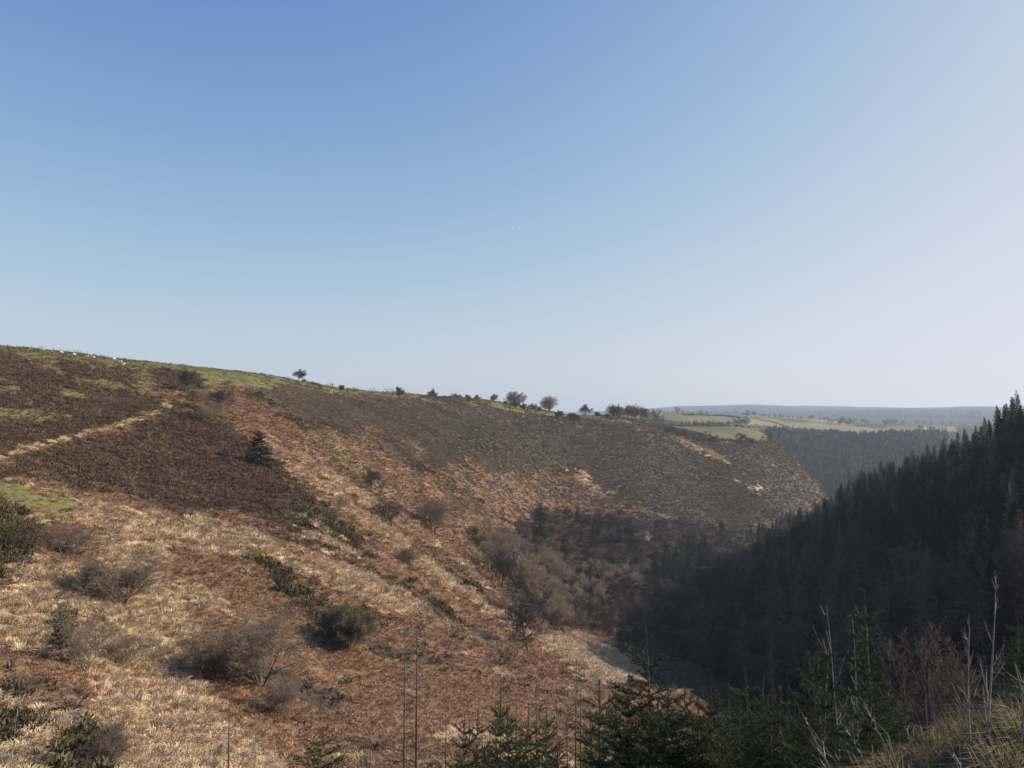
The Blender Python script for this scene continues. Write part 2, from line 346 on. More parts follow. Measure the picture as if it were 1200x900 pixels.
# the far face
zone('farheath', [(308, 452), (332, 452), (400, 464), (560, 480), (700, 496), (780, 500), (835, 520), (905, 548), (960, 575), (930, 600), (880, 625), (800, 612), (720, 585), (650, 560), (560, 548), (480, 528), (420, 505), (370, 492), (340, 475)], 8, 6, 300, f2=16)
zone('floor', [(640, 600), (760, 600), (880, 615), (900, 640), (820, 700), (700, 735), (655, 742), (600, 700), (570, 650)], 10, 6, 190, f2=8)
zone('pale', [(660, 545), (690, 555), (715, 580), (690, 582), (668, 565)], 8, 6, 300, bias=-6)
zone('pale', [(776, 502), (800, 515), (845, 535), (858, 545), (840, 540), (800, 521)], 1, 1.5, 500)
zone('pale', [(745, 622), (762, 622), (760, 632), (746, 630)], 3, 3, 300)
zone('pale', [(860, 560), (900, 572), (890, 578), (865, 568)], 4, 4, 400, bias=-2)
zone('bracken', [(860, 520), (960, 560), (940, 580), (900, 550)], 10, 8, 400, bias=-5)
# gorse and scrub
for q in ([(-60, 580), (30, 588), (48, 620), (44, 665), (0, 685), (-60, 680)], [(288, 652), (325, 648), (352, 690), (392, 722), (420, 720), (395, 760), (360, 735), (318, 690)], [(-60, 835), (20, 822), (60, 835), (50, 870), (-20, 880)], [(50, 870), (110, 850), (125, 900), (90, 960), (30, 920)], [(60, 690), (85, 700), (90, 750), (70, 790), (50, 760)], [(285, 448), (330, 480), (372, 505), (362, 508), (320, 486), (285, 458)],
          [(505, 655), (560, 690), (600, 720), (590, 722), (545, 695)], [(455, 680), (480, 672), (540, 720), (575, 735), (540, 735), (500, 715)]):
    zone('gorse', q, 9, 9, bias=-5)
# beyond the hill: fields
zone('field', [(772, 500), (800, 496), (885, 498), (908, 510), (896, 518), (850, 514), (800, 512)], 1, .5, 800, 1150)
zone('field', [(700, 478), (800, 478), (880, 484), (872, 496), (700, 494)], 1, .5, 1250, 2600)
zone('straw', [(872, 484), (1120, 492), (1120, 506), (1010, 507), (925, 501), (850, 502)], 1.5, .5, 1500, 2700)
zone('field', [(985, 494), (1110, 500), (1100, 505), (1030, 503), (990, 499)], 1, .5, 1500, 2700)
cover[(cover == 0) & (RR[None] > 45) & (RR[None] < 340) & (FS + .35 * FZ3 > .44) & (gpy > 505)] = KIND.index('pale')
cover[(cover == 0) & (RR[None] > 45) & (RR[None] < 340) & (FS + .35 * FZ3 < -.40)] = KIND.index('litter')
mixm = (cover == 0) & (RR[None] > 340) & (FZ3 + .5 * FZ1 > .10 - .4 * np.clip((RR[None] - 480) / 150, 0, 1)); cover[mixm] = KIND.index('farheath')
zone('field', [(905, 488), (950, 492), (948, 497), (915, 495)], 1, .5, 1500, 2700)
zone('dry', [(860, 496), (905, 499), (918, 503), (855, 503)], 1, .5, 1500, 2700)
zone('wood', [(1000, 497), (1040, 499), (1036, 501), (1002, 500)], 1, .5, 1500, 2700)
near = RR[None] < 40
cover[:] = np.where(near, np.where(FZ1 > .25, KIND.index('dry'), np.where(FZ1 < .1, 6, 0)), cover)
far = np.broadcast_to(RR[None] > 2900, cover.shape)

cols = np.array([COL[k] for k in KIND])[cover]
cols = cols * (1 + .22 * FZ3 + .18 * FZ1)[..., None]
# ------------------------------------------------------------------ ground sheet
verts = np.concatenate([np.stack([gx, gy, gzv], -1).reshape(-1, 3), [[0, 0, -1.65]]])
i0 = np.arange(nth); i1 = (i0 + 1) % nth
j = np.arange(nr - 1)
q = np.stack([i0[:, None] * nr + j, i0[:, None] * nr + j + 1, i1[:, None] * nr + j + 1, i1[:, None] * nr + j], -1).reshape(-1, 4)
cap = np.stack([np.full(nth, len(verts) - 1), i0 * nr, i1 * nr], -1)
gm = bpy.data.materials.new('moorland'); gm.use_nodes = True
t = gm.node_tree; b = t.nodes['Principled BSDF']; b.inputs['Roughness'].default_value = .9; b.inputs['Specular IOR Level'].default_value = .1
va = t.nodes.new('ShaderNodeVertexColor'); va.layer_name = 'cover'
geo = t.nodes.new('ShaderNodeNewGeometry')
nz = t.nodes.new('ShaderNodeTexNoise'); nz.inputs['Scale'].default_value = 1.3; nz.inputs['Detail'].default_value = 6; nz.inputs['Roughness'].default_value = .65
t.links.new(geo.outputs['Position'], nz.inputs['Vector'])
mr = t.nodes.new('ShaderNodeMapRange'); mr.inputs[1].default_value = .3; mr.inputs[2].default_value = .7; mr.inputs[3].default_value = .55; mr.inputs[4].default_value = 1.4
mx = t.nodes.new('ShaderNodeVectorMath'); mx.operation = 'SCALE'
t.links.new(nz.outputs[0], mr.inputs[0]); t.links.new(va.outputs[0], mx.inputs[0]); t.links.new(mr.outputs[0], mx.inputs['Scale'])
t.links.new(mx.outputs[0], b.inputs['Base Color'])
bp = t.nodes.new('ShaderNodeBump'); bp.inputs['Strength'].default_value = .7; bp.inputs['Distance'].default_value = .4
t.links.new(nz.outputs[0], bp.inputs['Height']); t.links.new(bp.outputs[0], b.inputs['Normal'])
gme = mesh('ground', [(verts, q, 0), (np.zeros((0, 3)), np.zeros((0, 3), int), 0)], [gm], True)
ca = gme.color_attributes.new('cover', 'FLOAT_COLOR', 'POINT')
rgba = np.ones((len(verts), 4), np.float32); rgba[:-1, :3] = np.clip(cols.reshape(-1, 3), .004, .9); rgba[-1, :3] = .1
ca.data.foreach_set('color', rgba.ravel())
tag(obj('ground', gme), kind='structure')

# ------------------------------------------------------------------ haze (one box of even air)
bx = np.array([[x, y, zz] for zz in (-150, 190) for y in (-12400, 12400) for x in (-12400, 12400)], float)
bf = [(0, 2, 3, 1), (4, 5, 7, 6), (0, 1, 5, 4), (2, 6, 7, 3), (0, 4, 6, 2), (1, 3, 7, 5)]
hm = bpy.data.materials.new('haze'); hm.use_nodes = True
t = hm.node_tree; t.nodes.remove(t.nodes['Principled BSDF'])
pv = t.nodes.new('ShaderNodeVolumePrincipled'); pv.inputs['Color'].default_value = (.74, .85, 1, 1); pv.inputs['Density'].default_value = 0.95e-4; pv.inputs['Anisotropy'].default_value = .2
t.links.new(pv.outputs[0], t.nodes['Material Output'].inputs['Volume'])
tag(obj('haze', mesh('haze', [(bx, np.array(bf), 0)], [hm])), kind='stuff')

# ------------------------------------------------------------------ plants: mesh kinds
def grow(g, p, d, ln, r, lv, spec, out):
    """one limb and, recursively, what it carries; out[level] collects tapered segments"""
    n, kids, ratio, ang, up, wob = spec[lv]
    st = ln / n; pts = [p]; ra = [r]
    for k in range(n):
        d = d + np.array([g.normal(0, wob), g.normal(0, wob), g.normal(0, wob) + up]); d /= np.linalg.norm(d)
        q = pts[-1] + d * st; r2 = r * (1 - .75 * (k + 1) / n) if lv + 1 < len(spec) else r * (1 - .8 * (k + 1) / n)
        out[lv].append([*pts[-1], *q, ra[-1], r2]); pts.append(q); ra.append(r2)
    if lv + 1 < len(spec):
        for c in range(kids):
            f = (c + g.uniform(0, 1)) / kids; f = .2 + .8 * f if lv else .16 + .84 * f
            f = min(f * n, n - 1e-3); a = int(f); b = f - a
            q = pts[a] * (1 - b) + pts[a + 1] * b; rr = ra[a] * (1 - b) + ra[a + 1] * b
            dd = pts[a + 1] - pts[a]; dd /= np.linalg.norm(dd)
            _, u, v = frame(dd[None]); th = g.uniform(0, 6.283) if lv > 1 else c * 2.4 + g.uniform(-.5, .5); aa = ang * g.uniform(.7, 1.3)
            nd = dd * math.cos(aa) + (u[0] * math.cos(th) + v[0] * math.sin(th)) * math.sin(aa)
            grow(g, q, nd, ln * ratio * g.uniform(.65, 1.2) * (1.1 - .45 * f / n), min(rr * .7, r * .55), lv + 1, spec, out)
def bare(seed, h=8, stems=1, lean=.12, wide=1.0, kids=(12, 8, 7, 5), tw=.010, trunk=.16, ang=.85, up=.10, trunk_len=.55):
    """leafless broadleaf -> (wood segments, twig segments), scaled to height h"""
    g = np.random.default_rng(seed)
    spec = [(5, kids[0], .62, ang, .04, .09), (4, kids[1], .58, ang * .9, up, .16), (4, kids[2], .55, .8, up * .8, .2), (3, kids[3], .6, .75, .04, .24), (2, 0, .5, .7, .02, .25)]
    out = [[] for _ in spec]
    for s in range(stems):
        th = g.uniform(0, 6.283); l = lean if stems == 1 else g.uniform(.25, .75)
        d = np.array([math.cos(th) * l, math.sin(th) * l, 1]); d /= np.linalg.norm(d)
        grow(g, np.array([math.cos(th), math.sin(th), 0]) * (.12 if stems > 1 else 0), d, trunk_len * h * g.uniform(.8, 1.1), trunk * (1 if stems == 1 else .6), 0, spec, out)
    o = [np.array(x) for x in out]; top = max(x[:, 5].max() for x in o if len(x)); k = h / top
    for x in o:
        if len(x): x[:, [2, 5]] *= k; x[:, [0, 1, 3, 4]] *= k * wide
    for lv in (3, 4): o[lv][:, 6] = np.maximum(o[lv][:, 6], tw); o[lv][:, 7] = tw * .55
    o[2][:, 6:] = np.maximum(o[2][:, 6:], tw)
    return np.concatenate(o[:3]), np.concatenate(o[3:])
def sink(s, d=.5):
    """let the lowest wood reach below the ground"""
    s = s.copy(); k = s[:, 2] < .02; s[k, 2] -= d; return s
def spruce(seed, h=12, width=.20, gap=.34, per=8, spray=14, leaf=(.55, .26), droop=.25, bare_to=.04):
    g = np.random.default_rng(seed); limb, P, D, L, W_ = [], [], [], [], []
    zz = h * bare_to + .2
    while zz < h - .25:
        f = 1 - zz / h; ln0 = h * width * (f ** .85) * g.uniform(.85, 1.1) + .12
        for k in range(per):
            th = g.uniform(0, 6.283); ln = ln0 * g.uniform(.7, 1.12); z0 = zz + g.uniform(-.15, .15)
            el = .35 - .75 * f * g.uniform(.6, 1.2)
            d = np.array([math.cos(th) * math.cos(el), math.sin(th) * math.cos(el), math.sin(el)])
            a = np.array([0, 0, z0]); m = a + d * ln * .6; e = m + (d + np.array([0, 0, .45])) * ln * .4 - np.array([0, 0, droop * ln * .2])
            limb.append([*a, *m, .035 * f + .012, .02 * f + .008]); limb.append([*m, *e, .02 * f + .008, .004])
            n = max(3, int(spray * ln / max(h * width, 1) + 2))
            s = g.uniform(.15, 1, n); s[0] = 1
            pp = np.where(s[:, None] < .6, a + (m - a) * (s[:, None] / .6), m + (e - m) * ((s[:, None] - .6) / .4))
            perp = np.array([-math.sin(th), math.cos(th), 0]); sg = g.choice([-1, 1], n)[:, None] * g.uniform(.2, 1.1, n)[:, None]
            dd = d[None] * .8 + perp[None] * sg + np.stack([g.normal(0, .15, n), g.normal(0, .15, n), g.uniform(-.5, .15, n)], 1)
            P.append(pp - dd * leaf[0] * .15); D.append(dd); L.append(g.uniform(.6, 1.25, n) * leaf[0] * (.55 + .6 * f)); W_.append(g.uniform(.7, 1.3, n) * leaf[1] * (.6 + .5 * f))
        zz += gap * g.uniform(.75, 1.25) * (.55 + .6 * f)
    n = 14; P.append(np.tile([[0, 0, h - .55]], (n, 1)) + np.stack([0 * np.arange(n), 0 * np.arange(n), np.linspace(0, .35, n)], 1))
    th = g.uniform(0, 6.283, n); D.append(np.stack([np.cos(th) * .5, np.sin(th) * .5, np.full(n, .9)], 1)); L.append(np.full(n, .3)); W_.append(np.full(n, .10))
    trunk = [[0, 0, -.6, 0, 0, h * .5, h * .016, h * .009], [0, 0, h * .5, 0, 0, h, h * .009, .012]]
    P, D, L, W_ = map(np.concatenate, (P, D, L, W_))
    return np.array(trunk), np.array(limb), cards(P, D, L, W_, g)
def larch(seed, h=13, width=.17, tw=.014, gap=.30, per=6, twigs=12):
    g = np.random.default_rng(seed); tr = [[0, 0, -.6, 0, 0, h * .5, h * .013, h * .008], [0, 0, h * .5, 0, 0, h, h * .008, .01]]; br = []
    zz = h * .12
    while zz < h - .2:
        f = 1 - zz / h
        for k in range(per):
            ln = (h * width * f ** .7 + .15) * g.uniform(.5, 1.15); th = g.uniform(0, 6.283); el = g.uniform(-.25, .3) + .35 * (1 - f)
            d = np.array([math.cos(th) * math.cos(el), math.sin(th) * math.cos(el), math.sin(el)])
            a = np.array([0, 0, zz + g.uniform(-.15, .15)]); e = a + d * ln; br.append([*a, *e, .016 * f + .012, .006])
            for _ in range(twigs):
                s = g.uniform(.2, 1); p = a + (e - a) * s; dd = d * .7 + g.normal(0, .5, 3) + np.array([0, 0, -.15]); dd /= np.linalg.norm(dd)
                br.append([*p, *(p + dd * ln * g.uniform(.15, .4)), tw, tw * .4])
        zz += gap * g.uniform(.7, 1.3)
    return np.array(tr), np.array(br)
def bushy(seed, rx, ry, rz, n=900, leaf=.16, stems=8, lumps=7):
    """evergreen shrub: stems and many small leaf tufts in an uneven mound"""
    g = np.random.default_rng(seed)
    c = np.stack([g.uniform(-.6, .6, lumps) * rx, g.uniform(-.6, .6, lumps) * ry, g.uniform(.25, .7, lumps) * rz], 1); s = g.uniform(.3, .55, lumps)
    k = g.integers(0, lumps, n); v = g.normal(0, 1, (n, 3)); v /= np.linalg.norm(v, axis=1, keepdims=True)
    q = g.uniform(.35, 1, n)[:, None] ** .6
    p = c[k] + v * q * s[k][:, None] * np.array([rx, ry, rz * .9]); p[:, 2] = np.maximum(p[:, 2], -.1)
    L = g.uniform(.6, 1.4, n) * leaf
    d = v + g.normal(0, .5, (n, 3)) + np.array([0, 0, .4])
    st = []
    for i in range(stems):
        e = c[i % lumps] + g.normal(0, .15, 3); b0 = np.array([e[0] * .25, e[1] * .25, -.4]); m = (b0 + e) * .5 + g.normal(0, .08, 3)
        st += [[*b0, *m, .05, .035], [*m, *e, .035, .012]]
    return np.array(st), cards(p, d, L, L * .6, g)

# clumps for the ground cover
def clump_heather(seed, n=60, r=.66, h=.75, wd=.13):
    g = np.random.default_rng(seed); th = g.uniform(0, 6.283, n); q = np.sqrt(g.uniform(0, 1, n)) * r
    p = np.stack([np.cos(th) * q, np.sin(th) * q, -.08 + h * .75 * (1 - (q / r) ** 2) * g.uniform(.3, 1, n)], 1)
    d = np.stack([np.cos(th) * q / r * .9, np.sin(th) * q / r * .9, np.full(n, .8)], 1) + g.normal(0, .35, (n, 3))
    return cards(p, d, g.uniform(.22, .45, n), g.uniform(.6, 1.4, n) * wd, g)
def clump_blades(seed, n=40, r=.3, h=.55, wd=.035, arch=.7, lean=(0, 0), flat=.5):
    g = np.random.default_rng(seed); th = g.uniform(0, 6.283, n); q = np.sqrt(g.uniform(0, 1, n)) * r
    p = np.stack([np.cos(th) * q, np.sin(th) * q, np.full(n, -.06)], 1)
    d = np.stack([np.cos(th) * flat + lean[0], np.sin(th) * flat + lean[1], np.full(n, 1.0)], 1) + g.normal(0, .25, (n, 3))
    d /= np.linalg.norm(d, axis=1, keepdims=True); L = g.uniform(.6, 1.2, n) * h
    m = p + d * L[:, None] * .6; hz = d * np.array([1, 1, 0]); e = m + (d * (1 - arch) + hz * arch * 1.2 + np.array([0, 0, -.35 * arch])) * L[:, None] * .55
    s = np.stack([-d[:, 1], d[:, 0], 0 * d[:, 0]], 1); s /= np.maximum(np.linalg.norm(s, axis=1, keepdims=True), 1e-6)
    s = s + g.normal(0, .4, (n, 3)); W_ = (g.uniform(.7, 1.3, n) * wd * .5)[:, None]
    v = np.stack([p - s * W_, p + s * W_, m + s * W_ * .8, m - s * W_ * .8, e], 1).reshape(-1, 3)
    k = np.arange(n)[:, None] * 5
    return v, k + np.array([[0, 1, 2, 3]]), k + np.array([[3, 2, 4]])
def blades(**k):
    v, a, b = clump_blades(**k)
    return [(v, np.concatenate([a[:, [0, 1, 2]], a[:, [0, 2, 3]], b]), 0)]

def kinds_collection(name, meshes):
    c = bpy.data.collections.new(name)
    for k, m in enumerate(meshes):
        c.objects.link(bpy.data.objects.new(m.name, m))
    return c
def scatter(name, pts, sc, rz, tilt, coll):
    """countless plants: one object whose points carry instances"""
    me = bpy.data.meshes.new(name); me.vertices.add(len(pts)); me.vertices.foreach_set('co', np.asarray(pts, np.float32).ravel())
    a = me.attributes.new('size', 'FLOAT', 'POINT'); a.data.foreach_set('value', np.asarray(sc, np.float32))
    a = me.attributes.new('turn', 'FLOAT_VECTOR', 'POINT')
    a.data.foreach_set('vector', np.stack([tilt[:, 0], tilt[:, 1], rz], 1).astype(np.float32).ravel())
    ng = bpy.data.node_groups.new(name, 'GeometryNodeTree')
    ng.interface.new_socket('Geometry', in_out='INPUT', socket_type='NodeSocketGeometry'); ng.interface.new_socket('Geometry', in_out='OUTPUT', socket_type='NodeSocketGeometry')
    gi, go = ng.nodes.new('NodeGroupInput'), ng.nodes.new('NodeGroupOutput')
    ip = ng.nodes.new('GeometryNodeInstanceOnPoints'); ci = ng.nodes.new('GeometryNodeCollectionInfo')
    ci.inputs[0].default_value = coll; ci.inputs['Separate Children'].default_value = True; ci.inputs['Reset Children'].default_value = True
    s = ng.nodes.new('GeometryNodeInputNamedAttribute'); s.data_type = 'FLOAT'; s.inputs[0].default_value = 'size'
    v = ng.nodes.new('GeometryNodeInputNamedAttribute'); v.data_type = 'FLOAT_VECTOR'; v.inputs[0].default_value = 'turn'
    er = ng.nodes.new('FunctionNodeEulerToRotation')
    L = ng.links.new
    L(gi.outputs[0], ip.inputs['Points']); L(ci.outputs[0], ip.inputs['Instance']); ip.inputs['Pick Instance'].default_value = True
    L(s.outputs[0], ip.inputs['Scale']); L(v.outputs[0], er.inputs[0]); L(er.outputs[0], ip.inputs['Rotation']); L(ip.outputs[0], go.inputs[0])
    o = obj(name, me); md = o.modifiers.new('plants', 'NODES'); md.node_group = ng
    return tag(o, kind='stuff')
cell_area = np.gradient(TH)[:, None] * RR[None] * np.gradient(RR)[None]
def sample(kindset, dens, n_max, extra=None, pxmin=-220, pxmax=1400):
    """random ground points where these plants grow; dens(r) plants per square metre"""
    m = np.isin(cover, [KIND.index(k) for k in kindset]) & vis & (gpx > pxmin) & (gpx < pxmax)
    if extra is not None: m &= extra
    wgt = np.where(m, cell_area * dens(np.broadcast_to(RR[None], cover.shape)), 0)
    n = int(min(wgt.sum(), n_max))
    if n < 1: return np.zeros((0, 3)), np.zeros(0)
    cs = np.cumsum(wgt.ravel()); idx = np.searchsorted(cs, N.uniform(0, cs[-1], n)); i, k = np.divmod(idx, nr)
    th = TH[i] + N.uniform(-.5, .5, n) * np.gradient(TH)[i]; r = RR[k] + N.uniform(-.5, .5, n) * np.gradient(RR)[k]
    x, y = r * np.sin(th), r * np.cos(th)
    return np.stack([x, y, ground(x, y)], 1), r
def cover_plants(name, kindset, dens, n_max, coll, size, label, cat, tilt=.18, near=False, **k):
    if not near: k['extra'] = k.get('extra', True) & np.broadcast_to(RR[None] > 40, cover.shape)
    p, r = sample(kindset, dens, n_max, **k)
    print(name, len(p))
    if len(p) == 0: return
    o = scatter(name, p, size(r) * N.uniform(.65, 1.35, len(p)), N.uniform(0, 6.283, len(p)), N.normal(0, tilt, (len(p), 2)), coll)
    return tag(o, label, cat)
def m1(name, blk, m): return mesh(name, blk if isinstance(blk, list) else [(*blk, 0)], [M[m]])
hea = kinds_collection('heather kinds', [m1('heather_clump', clump_heather(s), 'heather') for s in (1, 2, 3, 4)])
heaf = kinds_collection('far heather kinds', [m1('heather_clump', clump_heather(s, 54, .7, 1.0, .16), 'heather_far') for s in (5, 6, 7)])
bra = kinds_collection('bracken kinds', [m1('bracken_clump', blades(seed=s, n=34, r=.5, h=.42, wd=.05, arch=.9, flat=1.1, lean=(.3, 0)), 'bracken') for s in (1, 2, 3, 4)])
pal = kinds_collection('moor grass kinds', [m1('grass_tussock', blades(seed=s, n=100, r=.46, h=.85, wd=.036, arch=.85, flat=.6, lean=(.3, 0)), 'pale') for s in (1, 2, 3, 4)])
grn = kinds_collection('turf kinds', [m1('turf_tuft', blades(seed=s, n=30, r=.35, h=.16, wd=.05, arch=.6, flat=.8), 'grass') for s in (1, 2)])
gor = kinds_collection('gorse kinds', [m1('gorse_clump', clump_heather(s, 90, .7, 1.1, .14), 'gorse') for s in (1, 2, 3)])
under = kinds_collection('undergrowth kinds', [mesh('brushwood', [(*tubes(np.concatenate(bare(900 + s, 2.2, 5, kids=(5, 5, 4, 4), tw=.010, trunk=.04)), 3), 0)], [M['twig_dark']]) for s in (1, 2)])
d2 = lambda d0, r0: (lambda r: d0 * np.minimum(1, (r0 / r) ** 1.7))
s2 = lambda s0, r0: (lambda r: s0 * np.maximum(1, r / r0) ** .7)
cover_plants('heather', ['heather'], d2(1.0, 190), 60000, hea, s2(.95, 190), 'dark brown heather carpeting the upper slope either side of the green path', 'heather')
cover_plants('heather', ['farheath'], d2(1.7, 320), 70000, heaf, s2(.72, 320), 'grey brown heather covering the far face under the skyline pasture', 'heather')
cover_plants('bracken', ['bracken'], d2(3.2, 120), 90000, bra, s2(.95, 110), 'dead rust brown bracken covering the valley side', 'bracken', extra=np.broadcast_to(RR[None] > 40, cover.shape))
cover_plants('moor_grass', ['pale'], d2(2.4, 100), 60000, pal, s2(.95, 95), 'bleached tussocks of moor grass among the bracken', 'grass', extra=np.broadcast_to(RR[None] > 38, cover.shape))
dry = kinds_collection('dry turf kinds', [m1('turf_tuft', blades(seed=s, n=36, r=.4, h=.3, wd=.05, arch=.7, flat=.8), 'dry') for s in (3, 4)])
lit = kinds_collection('litter kinds', [m1('litter_clump', blades(seed=s, n=26, r=.5, h=.6, wd=.08, arch=.9, flat=1.1), 'litter') for s in (5, 6)])
cover_plants('dry_grass', ['dry'], d2(1.2, 150), 14000, dry, s2(1.2, 150), 'yellowish dry turf between the heather and the hilltop fence', 'grass')
cover_plants('woodland_litter', ['floor', 'litter'], d2(1.2, 150), 22000, lit, s2(1.0, 150), 'dull brown dead growth on the valley floor and in streaks down the slope', 'undergrowth', extra=np.broadcast_to(RR[None] > 45, cover.shape))
cover_plants('pasture_grass', ['green', 'path'], d2(1.0, 150), 12000, grn, s2(1.2, 150), 'short green turf of the path edge and the hilltop pasture', 'grass')
cover_plants('gorse_scrub', ['gorse'], d2(1.0, 120), 20000, gor, s2(1.0, 130), 'low dark olive gorse scrub in patches among the pale grass', 'gorse')
cover_plants('scattered_gorse', ['bracken', 'pale'], d2(.05, 130), 1600, gor, s2(.8, 130), 'odd dark tufts of gorse and heather dotted over the bracken slope', 'gorse', extra=(FZ2 > 0) & (RR[None] > 45))

# ------------------------------------------------------------------ trees: single things
def two(name, label, cat, group, trunk_me, crown_me, loc, rz, sc):
    r = tag(obj(name, None, None, loc, rz, sc), label, cat, group); r.empty_display_size = .3
    obj('trunk', trunk_me, r); obj('crown', crown_me, r)
    return r
def bare_pair(seed, wm='bark', tm='twig', **k):
    a, b = bare(seed, **k); thick = a[:, 6] > a[:, 6].max() * .3
    return mesh('trunk', [(*tubes(sink(a[thick]), 6), 0)], [M[wm]]), mesh('crown', [(*tubes(np.concatenate([a[~thick], b]), 3), 0)], [M[tm]])
def bare_one(seed, tm='twig', **k):
    a, b = bare(seed, **k)
    k = a[:, 6] > a[:, 6].max() * .18
    return mesh('bare_tree', [(*tubes(sink(a[k]), 4), 1), (*tubes(a[~k], 3), 0), (*tubes(b, 3), 0)], [M[tm], M['twig_dusk'] if tm != 'twig_grey' else M['twig_grey']])
def spruce_pair(seed, **k):
    t_, l, c = spruce(seed, **k)
    return mesh('trunk', [(*tubes(t_, 6), 0)], [M['bark']]), mesh('crown', [(*tubes(l, 3), 1), (*c, 0)], [M['spruce'], M['bark']])
def spruce_one(seed, **k):
    t_, l, c = spruce(seed, **k)
    return mesh('conifer', [(*tubes(np.concatenate([t_, l]), 3), 1), (*c, 0)], [M['spruce'], M['bark']])
def larch_one(seed, m='larch', **k):
    a, b = larch(seed, **k); return mesh('larch', [(*tubes(np.concatenate([a, b]), 3), 0)], [M[m]])

BT = [bare_pair(s, h=8, stems=st, wide=wd, kids=(9, 8, 7, 5) if st > 2 else (12, 8, 7, 6), tw=.011) for s, st, wd in ((11, 1, 1.0), (12, 4, 1.1), (13, 2, 1.0), (14, 6, 1.25))]          # single, many-stemmed ...
ROUND = [bare_pair(s, tm='twig_dusk', h=8, stems=1, wide=1.15, ang=.8, trunk_len=.5, kids=(14, 9, 7, 6), tw=.017) for s in (21, 22)]
def place_bare(px, py, hpx, kind, label, cat='tree', name='bare_tree', group=None, r=None, wide=1.0, rz=None):
    if r is None: x, y, zz, r = G(px, py)
    else: x, y, zz = at(px, r)
    h = hpx / FPX * r * 1.02; s = h / 8
    return two(name, label, cat, group, *kind, (x, y, zz), R.uniform(0, 6.28) if rz is None else rz, (s * wide, s * wide, s))
# the ones one can point at
place_bare(434, 583, 31, ROUND[0], 'lone bare tree with a rounded twiggy crown low on the bracken slope')
place_bare(460, 618, 36, ROUND[1], 'bare tree with dark forked limbs just below the lone rounded one', wide=1.3)
place_bare(508, 624, 46, BT[3], 'broad many-stemmed bare tree in the middle of the gully row', wide=1.15)
place_bare(537, 608, 26, BT[2], 'slim upright bare tree behind the broad many-stemmed one')
place_bare(398, 600, 20, BT[1], 'small thin bare bush on the bracken left of the gully trees', 'bush', 'bare_bush')
place_bare(588, 690, 48, ROUND[1], 'bare tree with a pale lower trunk on the lower gully edge', wide=1.1)
place_bare(619, 762, 64, ROUND[0], 'bare spreading tree beside the pale grass tongue above the dark wood', wide=1.15)
place_bare(573, 672, 40, BT[1], 'bushy bare tree above the pale-trunked one', wide=1.2)
place_bare(480, 664, 26, BT[3], 'low bare bush at the top of the pale grass strip', 'bush', 'bare_bush')
place_bare(217, 460, 27, ROUND[1], 'bare tree with a wide crown high on the left slope under the pasture', wide=1.1)
place_bare(260, 487, 28, ROUND[0], 'wide bare tree at the top edge of the rust bracken', wide=1.35)
place_bare(240, 497, 26, BT[2], 'thin dark bare tree in the heather left of the wide one')
place_bare(226, 468, 14, BT[3], 'small bare bush below the high left tree', 'bush', 'bare_bush')
place_bare(512, 560, 44, BT[2], 'faint tall bare tree standing alone on the far bracken face')
DOME = bare_pair(92, h=8, stems=8, kids=(8, 8, 6, 5), ang=.8, tw=.012, trunk_len=.6, wide=1.2)
place_bare(305, 806, 88, DOME, 'large domed bare willow bush with dark twisted limbs on the lower left slope', 'bush', 'willow_bush', wide=1.25)
place_bare(245, 800, 62, BT[1], 'grey bare bush at the left shoulder of the large domed one', 'bush', 'bare_bush', wide=1.2)
place_bare(330, 842, 40, BT[3], 'low bare bush below the large domed willow', 'bush', 'bare_bush', wide=1.3)
place_bare(142, 716, 62, DOME, 'spreading bare bush on the pale grass at the left', 'bush', 'bare_bush', wide=1.25)
place_bare(100, 700, 40, BT[1], 'small dark bare bush touching the spreading one on its left', 'bush', 'bare_bush', wide=1.2)
place_bare(110, 786, 52, BT[2], 'thin group of bare stems beside a fallen branch on pale grass', 'bush', 'bare_bush')
place_bare(150, 786, 34, BT[1], 'straggling bare bush right of the thin group of stems', 'bush', 'bare_bush', wide=1.4)
place_bare(135, 895, 50, BT[3], 'bare grey bush at the bottom left edge of the slope', 'bush', 'bare_bush')
place_bare(75, 650, 34, BT[1], 'reddish brown bare thicket under the green turf patch', 'bush', 'bare_bush', wide=1.8)
place_bare(590, 718, 20, BT[1], 'small bare bush on the lower bracken by the grass strip', 'bush', 'bare_bush')
# fan-shaped evergreen shrub on the lower slope and other dark shrubs
def shrub(px, py, wpx, hpx, seed, label, name='shrub', leafm='shrub', r=None, group=None, n=900, cat='shrub', leaf=None):
    if r is None: x, y, zz, r = G(px, py)
    else: x, y, zz = at(px, r)
    k = r / FPX; rx, rz_ = wpx * k * .5, hpx * k * 1.05
    st, lf = bushy(seed, rx, rx * .9, rz_, n, leaf or max(.16, .9 * r / FPX * 1.2))
    o = tag(obj(name, None, None, (x, y, zz), R.uniform(0, 6.28)), label, cat, group); o.empty_display_size = .3
    obj('stems', mesh('stems', [(*tubes(st, 4), 0)], [M['bark']]), o)
    obj('foliage', mesh('foliage', [(*lf, 0)], [M[leafm]]), o)
    return o
FAN = bare_pair(91, 'bark', 'twig_olive', h=8, stems=12, kids=(9, 8, 6, 5), ang=.45, tw=.022, trunk_len=.9, wide=1.15)
place_bare(410, 764, 54, FAN, 'dense fan-shaped dark shrub on the bracken right of the domed willow', 'shrub', 'shrub', wide=1.1)
shrub(592, 779, 24, 16, 4, 'small dark gorse bush alone on the bracken left of the pale grass tongue', 'gorse_bush', 'gorse', n=700)
shrub(372, 508, 26, 12, 5, 'dark bush at the low end of the upper hedge bank', 'hawthorn_bush')
shrub(345, 725, 50, 22, 6, 'low dark scrub mound left of the fan-shaped shrub', 'gorse_bush', 'gorse', n=1500)
